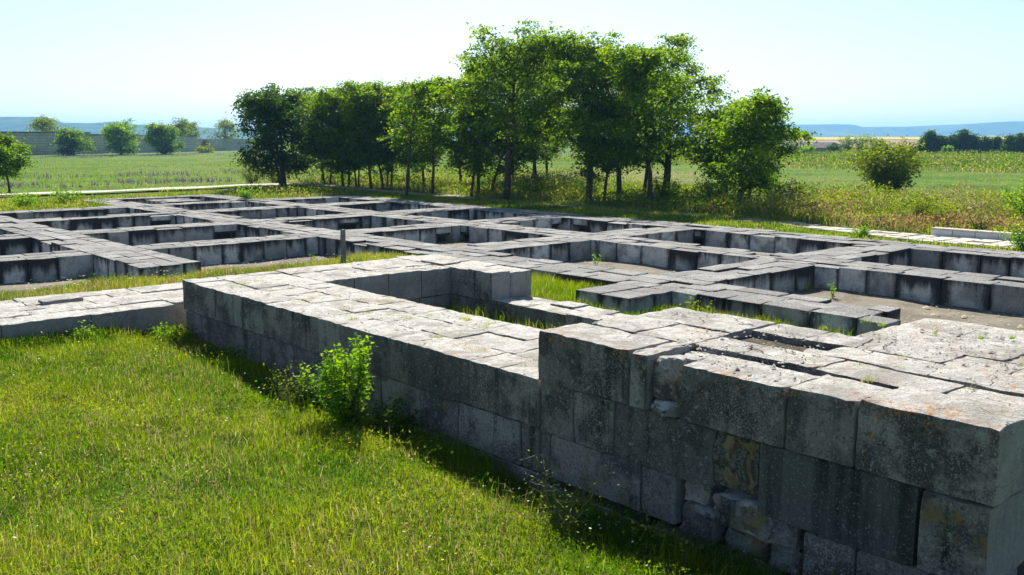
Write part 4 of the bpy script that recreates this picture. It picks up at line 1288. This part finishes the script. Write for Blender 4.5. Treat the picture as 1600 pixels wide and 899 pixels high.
# ------------------------------------------------------------------ the leafy bush and the dry weed by the wall
make_bush("leafy_bush", "bright green leafy bush against the foot of the old wall", 6.28, 10.3, 1.08, 0.44, 101, M_BUSHLEAF, 4200, 0.06, stems=13)
make_bush("wild_plant", "greyish flowering weed left of the leafy bush", 6.2, 11.75, 0.62, 0.42, 102, M_OLIVE, 700, 0.035, "plant", stems=14)
make_bush("wild_plant", "wiry dry weed with thin branching stems in the wall's shade", 6.1, 6.15, 0.72, 0.62, 103, M_OLIVE, 420, 0.028, "plant", stems=18, spread=1.2)
make_bush("wild_plant", "dark leafy weed hugging the shaded wall right of the bush", 6.7, 9.85, 0.55, 0.4, 104, M_DARKLEAF, 900, 0.06, "plant", stems=9)
make_bush("wild_plant", "flowering weed against the short block stub", 13.95, 10.6, 0.55, 0.45, 105, M_OLIVE, 700, 0.05, "plant", stems=12)
for i, (x, y, h, r, lab) in enumerate([(5.2, 17.45, .30, .34, "leafy weed before the low wall's middle face"), (6.5, 17.0, .36, .34, "bright weed in the corner of low wall and old wall"), (3.2, 17.45, .26, .3, "small weed before the low wall at the photo's left edge")]):
    make_bush("wild_plant", lab, x, y, h, r, 110 + i, M_BUSHLEAF, 700, 0.045, "plant", stems=12)
for i, (x, y, lab) in enumerate([(20.0, 18.7, "lone green sprout on the floor of the middle cell"), (20.2, 11.2, "small yellow-green sprout at a cell corner on the right"), (7.6, 29.3, "small green plant in the leftmost shaded cell"), (13.7, 24.2, "thin tall weed beside the wooden post")]):
    make_bush("wild_plant", lab, x, y, 0.35, 0.14, 120 + i, M_BUSHLEAF, 120, 0.05, "plant", stems=5, z=FLOOR_Z + 0.02)

# ------------------------------------------------------------------ trees
G_GROVE = "robinia trees of the grove beside the ruins"
TREES = [
 # x, y, top px height above base px, half width px, crown base fraction, label, options
 (32.6, 53.3, 158, 34, .28, "slender robinia behind the dark left tree", {}),
 (35.0, 60.0, 150, 34, .30, "young robinia farthest left in the grove, behind the dark tree", {}),
 (32.9, 55.7, 148, 36, .26, "forked robinia, second clear stem right of the dark tree", dict(stems=2)),
 (33.5, 54.0, 158, 38, .30, "robinia with a straight single stem in the grove's left third", {}),
 (33.1, 52.2, 122, 34, .32, "low bright robinia with spreading lit crown in the grove's left third", dict(stems=2)),
 (32.9, 50.4, 172, 38, .30, "robinia with dark stem right of the low bright crown", {}),
 (33.9, 50.6, 140, 30, .35, "thin robinia stem crowded in the grove's left third", {}),
 (35.0, 51.6, 176, 36, .32, "two-stemmed robinia at the grove's left shoulder", dict(stems=2)),
 (29.9, 42.3, 204, 30, .42, "tall thin robinia standing nearest the outer wall, sparse crown", dict(nsprays=620, tr=.09)),
 (34.6, 48.8, 160, 32, .35, "thin robinia just behind the tall sparse one", {}),
 (34.5, 46.9, 172, 32, .42, "robinia, left stem of the open pair in the middle of the grove", {}),
 (32.9, 43.9, 192, 36, .42, "robinia, right stem of the open pair in the middle of the grove", {}),
 (41.9, 52.5, 170, 32, .35, "thin robinia seen far back through the grove's gap", {}),
 (33.4, 40.9, 158, 34, .34, "leftmost robinia in the cluster of three stems beside the leaning one", {}),
 (34.5, 41.6, 226, 44, .40, "middle robinia in the cluster of three stems beside the leaning one", {}),
 (35.8, 42.1, 150, 30, .35, "robinia with a stem leaning to the right", dict(lean=(.16, -.22))),
 (33.0, 37.5, 258, 80, .32, "biggest robinia, thick stem and the highest crown of the grove", dict(tr=.22, nsprays=4000)),
 (47.4, 53.0, 205, 56, .35, "robinia in the back row behind the biggest tree", {}),
 (45.8, 49.1, 218, 56, .36, "robinia in the back row right of the biggest tree", {}),
 (40.1, 42.4, 226, 56, .34, "several-stemmed robinia behind the big trees", dict(stems=3)),
 (49.4, 51.4, 205, 44, .36, "farthest robinia in the back row behind the big trees", {}),
 (35.5, 33.8, 258, 64, .36, "thick straight robinia right of the biggest tree, dark trunk clear", dict(tr=.2, nsprays=3100)),
 (36.2, 33.3, 168, 34, .36, "low robinia between two thicker stems", {}),
 (36.7, 32.7, 252, 54, .36, "curved robinia stem right of the thick straight one", dict(tr=.16, nsprays=2300)),
 (40.7, 34.4, 230, 42, .36, "thin robinia behind the curved stem", {}),
 (35.0, 29.2, 258, 56, .36, "tall robinia at the grove's right end, in front", dict(tr=.15, nsprays=2600)),
 (41.6, 33.6, 236, 64, .30, "thick robinia at the grove's right end, behind", dict(tr=.24, nsprays=3100)),
 (40.9, 29.0, 150, 40, .36, "small robinia behind the low right-hand tree", {}),
 (34.9, 24.4, 178, 47, .30, "low robinia standing apart at the right, rounded crown", dict(tr=.1, nsprays=2100, stems=2)),
 (41.5, 28.4, 160, 42, .34, "small robinia right of the low rounded one, behind", {}),
 (41.4, 27.9, 158, 36, .34, "outermost right robinia leaning outwards, crown against the sky", dict(lean=(.02, -.03), nsprays=1500)),
]
for i, (x, y, tp, hw_, cb, lab, opt) in enumerate(TREES):
    D = math.hypot(x, y)
    h = tp * D / 1450 * 0.95; rad = hw_ * D / 1450 * 1.4; cb *= 0.66
    o = dict(nsprays=int(500 + rad * 620), tr=0.06 + h * 0.006)
    o.update(opt)
    make_tree("robinia_tree", lab, x, y, h, rad, cb, 300 + i, group=G_GROVE, **o)
make_tree("broadleaf_tree", "broad dark tree at the left end of the grove, crown almost to the ground", 29.5, 55.4, 6.0, 3.1, .18, 400, M_DARKLEAF, nsprays=4600, tr=.15, stems=3, leaf=0.17, flat=0.8, shape='round')
make_tree("broadleaf_tree", "small tree standing alone in the meadow at the left edge", 14.7, 61.8, 3.4, 1.2, .32, 401, M_ROBINIA, nsprays=1500, tr=.08, leaf=0.13, flat=0.8, shape='round')
for i, (px, D, tp, hw_, lab) in enumerate([(122, 200, 36, 26, "low round tree before the fortress wall, first from the left"), (196, 203, 47, 32, "bright round tree before the fortress wall, middle one"), (262, 204, 47, 30, "round tree before the fortress wall, third from the left")]):
    x, y = polar(px, D)
    make_tree("round_tree", lab, x, y, tp * D / 1450 * 0.86, hw_ * D / 1450 * 0.92, .10, 410 + i, M_BUSHLEAF if i == 1 else M_ROBINIA, group="round trees before the fortress wall", nsprays=2000, tr=.3, leaf=0.30, flat=0.9, shape='round')
for i, (px, D, tp, hw_, lab) in enumerate([(86, 232, 46, 24, "pale loose tree rising behind the fortress wall, left"), (282, 250, 44, 20, "yellowish tree behind the fortress wall beside the third round tree"), (305, 262, 40, 18, "grey-green tree behind the fortress wall, near its lower stretch"), (356, 268, 40, 24, "pale tree behind the wall's right end beside the grove")]):
    x, y = polar(px, D)
    make_tree("distant_tree", lab, x, y, tp * D / 1450, hw_ * D / 1450, .30, 420 + i, M_OLIVE, group="trees behind the fortress wall", nsprays=520, tr=.2, leaf=0.36, flat=0.8, shape='round')

# shrubs
G_SH = "shrubs among the weeds beside the path"
SH = [
 (52.1, 25.8, 2.7, 1.75, M_OLIVE, 9000, .18, "large feathery round bush alone in the right meadow"),
 (35.7, 16.2, 0.95, .75, M_OLIVE, 1300, .09, "dark rounded shrub in the weeds left of the kerb bench"),
 (34.6, 14.9, 0.85, .6, M_OLIVE, 900, .09, "olive shrub behind the near end of the kerb bench"),
 (33.0, 13.0, 0.55, .45, M_DARKLEAF, 700, .08, "small dark shrub right behind the kerb bench"),
 (36.9, 12.6, 1.55, 1.1, M_BUSHLEAF, 2400, .11, "bright green shrub at the right edge behind the kerb bench"),
 (29.0, 10.2, 0.75, .5, M_BUSHLEAF, 1100, .08, "bright leafy weed at the right edge in front of the kerb bench"),
 (29.15, 15.2, 0.35, .35, M_BUSHLEAF, 500, .07, "small round weed on the verge beside the path"),
 (29.9, 60.9, 1.15, 1.0, M_OLIVE, 1500, .10, "dark grey-green shrub left of the dark tree's trunk"),
 (31.4, 60.3, 1.0, .95, M_OLIVE, 1300, .10, "grey-green shrub right beside the dark tree's trunk"),
 (39.5, 46.5, 1.3, 1.1, M_BUSHLEAF, 1200, .11, "green shrub in the shade behind the leaning stem"),
 (38.2, 40.8, 1.2, 1.2, M_DARKLEAF, 1300, .11, "dark shrub under the biggest tree"),
 (38.0, 36.0, 1.0, 1.0, M_DARKLEAF, 1100, .11, "dark shrub between the thick stems"),
 (39.0, 31.5, 1.1, 1.2, M_BUSHLEAF, 1300, .11, "green shrub between the tall right-end stems"),
 (38.5, 28.2, 1.2, 1.1, M_BUSHLEAF, 1300, .11, "lit green shrub left of the low rounded robinia"),
 (36.5, 23.0, 0.95, .9, M_DARKLEAF, 1100, .10, "dark shrub in the shade right of the low rounded robinia"),
 (39.0, 24.4, 1.2, 1.0, M_OLIVE, 1100, .10, "dim shrub behind the outermost right robinia's shade"),
 (22.5, 46.6, 0.5, .55, M_BUSHLEAF, 700, .09, "yellow-green bush at the far corner of the grid"),
 (14.5, 50.3, 0.8, .9, M_BUSHLEAF, 900, .1, "leafy weeds at the left of the extended far bay"),
 (12.0, 48.2, 0.7, .8, M_BUSHLEAF, 800, .1, "yellow-green weeds on the bank above the far edge wall"),
 (9.3, 47.3, 0.6, .7, M_OLIVE, 700, .1, "low weeds on the bank at the photo's left"),
]
for i, (x, y, h, r, m, nl, lf, lab) in enumerate(SH):
    make_bush("shrub", lab, x, y, h, r, 500 + i, m, nl, lf, group=G_SH if i else None, stems=22 if i == 0 else 14, spread=1.0)

# far hedge of dark columnar trees on the right, with a few shrubs
cyp = [(1436, 215, 28, 8), (1449, 215, 36, 8), (1464, 215, 28, 8), (1478, 217, 29, 10), (1497, 217, 36, 12), (1512, 217, 28, 11), (1529, 217, 25, 10), (1546, 217, 25, 10), (1568, 214, 27, 12), (1586, 214, 30, 13), (1603, 214, 26, 12)]
for i, (px, D, tp, hw_) in enumerate(cyp):
    x, y = polar(px, D)
    make_tree("conifer_tree", f"dark conifer in the far right hedge row, {['first','second','third','fourth','fifth','sixth','seventh','eighth','ninth','tenth','eleventh'][i]} from its left end", x, y, tp * D / 1450, hw_ * D / 1450, .06, 600 + i, M_CONIFER, group="dark conifers in the far hedge row", nsprays=620, tr=.16, leaf=0.36, flat=1.6, shape='cone', per=7)
for i, (px, D, tp, hw_, m, lab) in enumerate([(1297, 218, 12, 10, M_DARKLEAF, "small dark far shrub left of the green thicket"), (1318, 230, 22, 12, M_ROBINIA, "left clump of the far green thicket"), (1338, 230, 24, 13, M_ROBINIA, "middle clump of the far green thicket"), (1362, 222, 22, 14, M_OLIVE, "right clump of the far green thicket"), (1474, 205, 11, 6, M_BUSHLEAF, "small yellow-green far bush before the conifer row"), (1256, 190, 13, 14, M_BUSHLEAF, "bright far bush beside the outermost robinia's crown"), (325, 228, 9, 20, M_OLIVE, "weedy mound before the arched opening in the fortress wall")]):
    x, y = polar(px, D)
    make_bush("far_shrub", lab, x, y, tp * D / 1450, hw_ * D / 1450, 650 + i, m, 1000, .36, group="far shrubs across the meadows", stems=16, spread=1.0)

# ------------------------------------------------------------------ fortress wall and the far shed
def fortress_mat():
    t = NT("fortress_masonry")
    uv = t.attr("uvw").outputs["Vector"]
    b = t.n("ShaderNodeTexBrick")
    b.offset = 0.5
    t.link(uv, b.inputs["Vector"])
    b.inputs["Scale"].default_value = 1.0
    b.inputs["Brick Width"].default_value = 1.05
    b.inputs["Row Height"].default_value = 0.52
    b.inputs["Mortar Size"].default_value = 0.035
    b.inputs["Color1"].default_value = (0.56, 0.54, 0.46, 1)
    b.inputs["Color2"].default_value = (0.46, 0.44, 0.385, 1)
    b.inputs["Mortar"].default_value = (0.24, 0.23, 0.20, 1)
    n = t.noise(t.pos(), 0.35, 5, 0.6)
    c = t.mix(t.ramp(n, 0.45, 0.7, 0, .35), b.outputs["Color"], (0.17, 0.165, 0.15))
    return t.principled(c, 0.95, t.bump(b.outputs["Fac"], 0.6, -0.05), 0.1)
M_FORT = fortress_mat()
fort = empty("fortress_wall", (70, 211, -0.3), "long rebuilt fortress wall of pale courses beyond the left meadow", "wall")
A = np.array([12.0, 172.0]); B = np.array([122.0, 245.0])
dirw = (B - A) / np.linalg.norm(B - A); Lw = np.linalg.norm(B - A)
nrm_w = np.array([-dirw[1], dirw[0]])
def fort_t(px):
    a = YAW - dirv(px); d = np.array([math.cos(a), math.sin(a)])
    M_ = np.array([[d[0], -dirw[0]], [d[1], -dirw[1]]])
    return float(np.linalg.solve(M_, A)[1])
steps = [(0.0, fort_t(150), 4.15), (fort_t(150), fort_t(226), 3.75), (fort_t(226), fort_t(284), 3.6), (fort_t(284), fort_t(314), 3.45), (fort_t(314), Lw, 2.95)]
t_arch = fort_t(326)
VV, FF, UW = [], [], []
def fquad(pts, uvw):
    n = len(VV); VV.extend(pts); UW.extend(uvw); FF.append((n, n + 1, n + 2, n + 3))
def P3(t, off, z): 
    q = A + dirw * t + nrm_w * off
    return (q[0], q[1], z)
ZB_ = -0.8
for (t0, t1, zt) in steps:
    segs_ = [(t0, t1)]
    if t0 < t_arch < t1: segs_ = [(t0, t_arch - 1.3), (t_arch + 1.3, t1)]
    for a_, b_ in segs_:
        fquad([P3(a_, 0, ZB_), P3(b_, 0, ZB_), P3(b_, 0, zt), P3(a_, 0, zt)], [(a_, ZB_, 0), (b_, ZB_, 0), (b_, zt, 0), (a_, zt, 0)])
    fquad([P3(t0, 0, zt), P3(t1, 0, zt), P3(t1, 2.6, zt), P3(t0, 2.6, zt)], [(t0, 0, 0), (t1, 0, 0), (t1, .3, 0), (t0, .3, 0)])
    fquad([P3(t0, 2.6, ZB_), P3(t1, 2.6, ZB_), P3(t1, 2.6, zt), P3(t0, 2.6, zt)], [(t0, ZB_, 0), (t1, ZB_, 0), (t1, zt, 0), (t0, zt, 0)])
    for tt_ in (t0, t1):
        fquad([P3(tt_, 0, ZB_), P3(tt_, 2.6, ZB_), P3(tt_, 2.6, zt), P3(tt_, 0, zt)], [(0, ZB_, 0), (2.6, ZB_, 0), (2.6, zt, 0), (0, zt, 0)])
# masonry round the arched opening
zt = 2.95
N = 12
for k in range(N):
    a0, a1 = math.pi * k / N, math.pi * (k + 1) / N
    r = 1.0
    x0, z0_ = t_arch - r * math.cos(a0), 0.9 + r * math.sin(a0)
    x1, z1_ = t_arch - r * math.cos(a1), 0.9 + r * math.sin(a1)
    X0, X1 = t_arch - 1.3 * math.cos(a0), t_arch - 1.3 * math.cos(a1)
    fquad([P3(x0, 0, z0_), P3(x1, 0, z1_), P3(X1, 0, zt), P3(X0, 0, zt)], [(x0, z0_, 0), (x1, z1_, 0), (X1, zt, 0), (X0, zt, 0)])
    fquad([P3(x0, 0, z0_), P3(x1, 0, z1_), P3(x1, 1.6, z1_), P3(x0, 1.6, z0_)], [(0, 0, 0), (.5, 0, 0), (.5, 1, 0), (0, 1, 0)])
for s_ in (-1, 1):
    fquad([P3(t_arch + s_ * 1.0, 0, ZB_), P3(t_arch + s_ * 1.3, 0, ZB_), P3(t_arch + s_ * 1.3, 0, zt), P3(t_arch + s_ * 1.0, 0, 0.9)], [(0, ZB_, 0), (.3, ZB_, 0), (.3, zt, 0), (0, .9, 0)])
    fquad([P3(t_arch + s_, 0, ZB_), P3(t_arch + s_, 1.6, ZB_), P3(t_arch + s_, 1.6, .9), P3(t_arch + s_, 0, .9)], [(0, ZB_, 0), (1.6, ZB_, 0), (1.6, .9, 0), (0, .9, 0)])
fquad([P3(t_arch - 1.3, 1.6, ZB_), P3(t_arch + 1.3, 1.6, ZB_), P3(t_arch + 1.3, 1.6, zt), P3(t_arch - 1.3, 1.6, zt)], [(0, 0, 0), (2, 0, 0), (2, 2, 0), (0, 2, 0)])
me = pydata("masonry", VV, FF, M_FORT)
at = me.attributes.new("uvw", 'FLOAT_VECTOR', 'POINT'); at.data.foreach_set("vector", np.array(UW, np.float32).ravel())
add("masonry", me, fort)
M_REDBRICK = simple_noise_mat("red_brick", (0.22, 0.09, 0.06), (0.30, 0.14, 0.09), 2, .3)
V_, F_ = [], []
for k in range(N + 1):
    a0 = math.pi * k / N
    for r, off in ((1.0, -0.06), (1.75, -0.06), (1.0, 0.05), (1.75, 0.05)):
        V_.append(P3(t_arch - r * math.cos(a0), off, 0.9 + r * math.sin(a0)))
for k in range(N):
    b = 4 * k
    F_ += [(b, b + 1, b + 5, b + 4), (b + 1, b + 3, b + 7, b + 5), (b, b + 4, b + 6, b + 2)]
add("arch", pydata("arch", V_, F_, M_REDBRICK), fort)
cop = []
for (t0, t1, zt) in steps[:3]:
    q = [P3(t0 + .02, -0.12, zt + 0.01), P3(t1 - .02, -0.12, zt + 0.01), P3(t1 - .02, 2.7, zt + 0.01), P3(t0 + .02, 2.7, zt + 0.01)]
    q2 = [(a[0], a[1], a[2] + 0.22) for a in q]
    cop.append((q, q2))
V_, F_ = [], []
for q, q2 in cop:
    n = len(V_); V_ += q + q2
    F_ += [(n, n + 1, n + 5, n + 4), (n + 1, n + 2, n + 6, n + 5), (n + 2, n + 3, n + 7, n + 6), (n + 3, n, n + 4, n + 7), (n + 4, n + 5, n + 6, n + 7), (n, n + 3, n + 2, n + 1)]
add("coping", pydata("coping", V_, F_, simple_noise_mat("dark_coping", (0.12, 0.12, 0.115), (0.2, 0.195, 0.18), 1, .3)), fort)

sx, sy = polar(1248, 235)
shed = empty("farm_shed", (sx, sy, 0), "low dark-roofed farm shed far beyond the right robinias", "shed")
M_ROOF = simple_noise_mat("old_roof", (0.07, 0.065, 0.06), (0.12, 0.11, 0.10), 1, .2)
add("shed_wall", boxes_mesh("shed_wall", [(sx - 4, sx + 4, sy - 9, sy + 9, -0.5, 1.0)], M_STUBBLE), shed)
add("roof", pydata("roof", [(sx - 4.6, sy - 9.5, 0.95), (sx + 4.6, sy - 9.5, 0.95), (sx, sy - 8.2, 2.2), (sx - 4.6, sy + 9.5, 0.95), (sx + 4.6, sy + 9.5, 0.95), (sx, sy + 8.2, 2.2)], [(0, 1, 2), (0, 2, 5, 3), (1, 4, 5, 2), (3, 5, 4), (0, 3, 4, 1)], M_ROOF), shed)

# ------------------------------------------------------------------ summer haze over the far land
hz = boxes_mesh("haze", [(-1500, 6700, -1500, 6700, -3.0, 112.0)], M_FLOOR)
hz.materials.clear()
hm = bpy.data.materials.new("haze_air"); hm.use_nodes = True
hn = hm.node_tree.nodes; hn.clear()
vo = hn.new("ShaderNodeVolumePrincipled")
vo.inputs["Color"].default_value = (0.27, 0.60, 1.0, 1)
vo.inputs["Density"].default_value = 0.00021
vo.inputs["Anisotropy"].default_value = 0.2
ho = hn.new("ShaderNodeOutputMaterial")
hm.node_tree.links.new(vo.outputs[0], ho.inputs["Volume"])
hz.materials.append(hm)
tag(add("haze", hz), "thin blue summer haze over the plain", kind="stuff")
scene.cycles.volume_bounces = 0
scene.cycles.max_bounces = 6
scene.cycles.transparent_max_bounces = 4
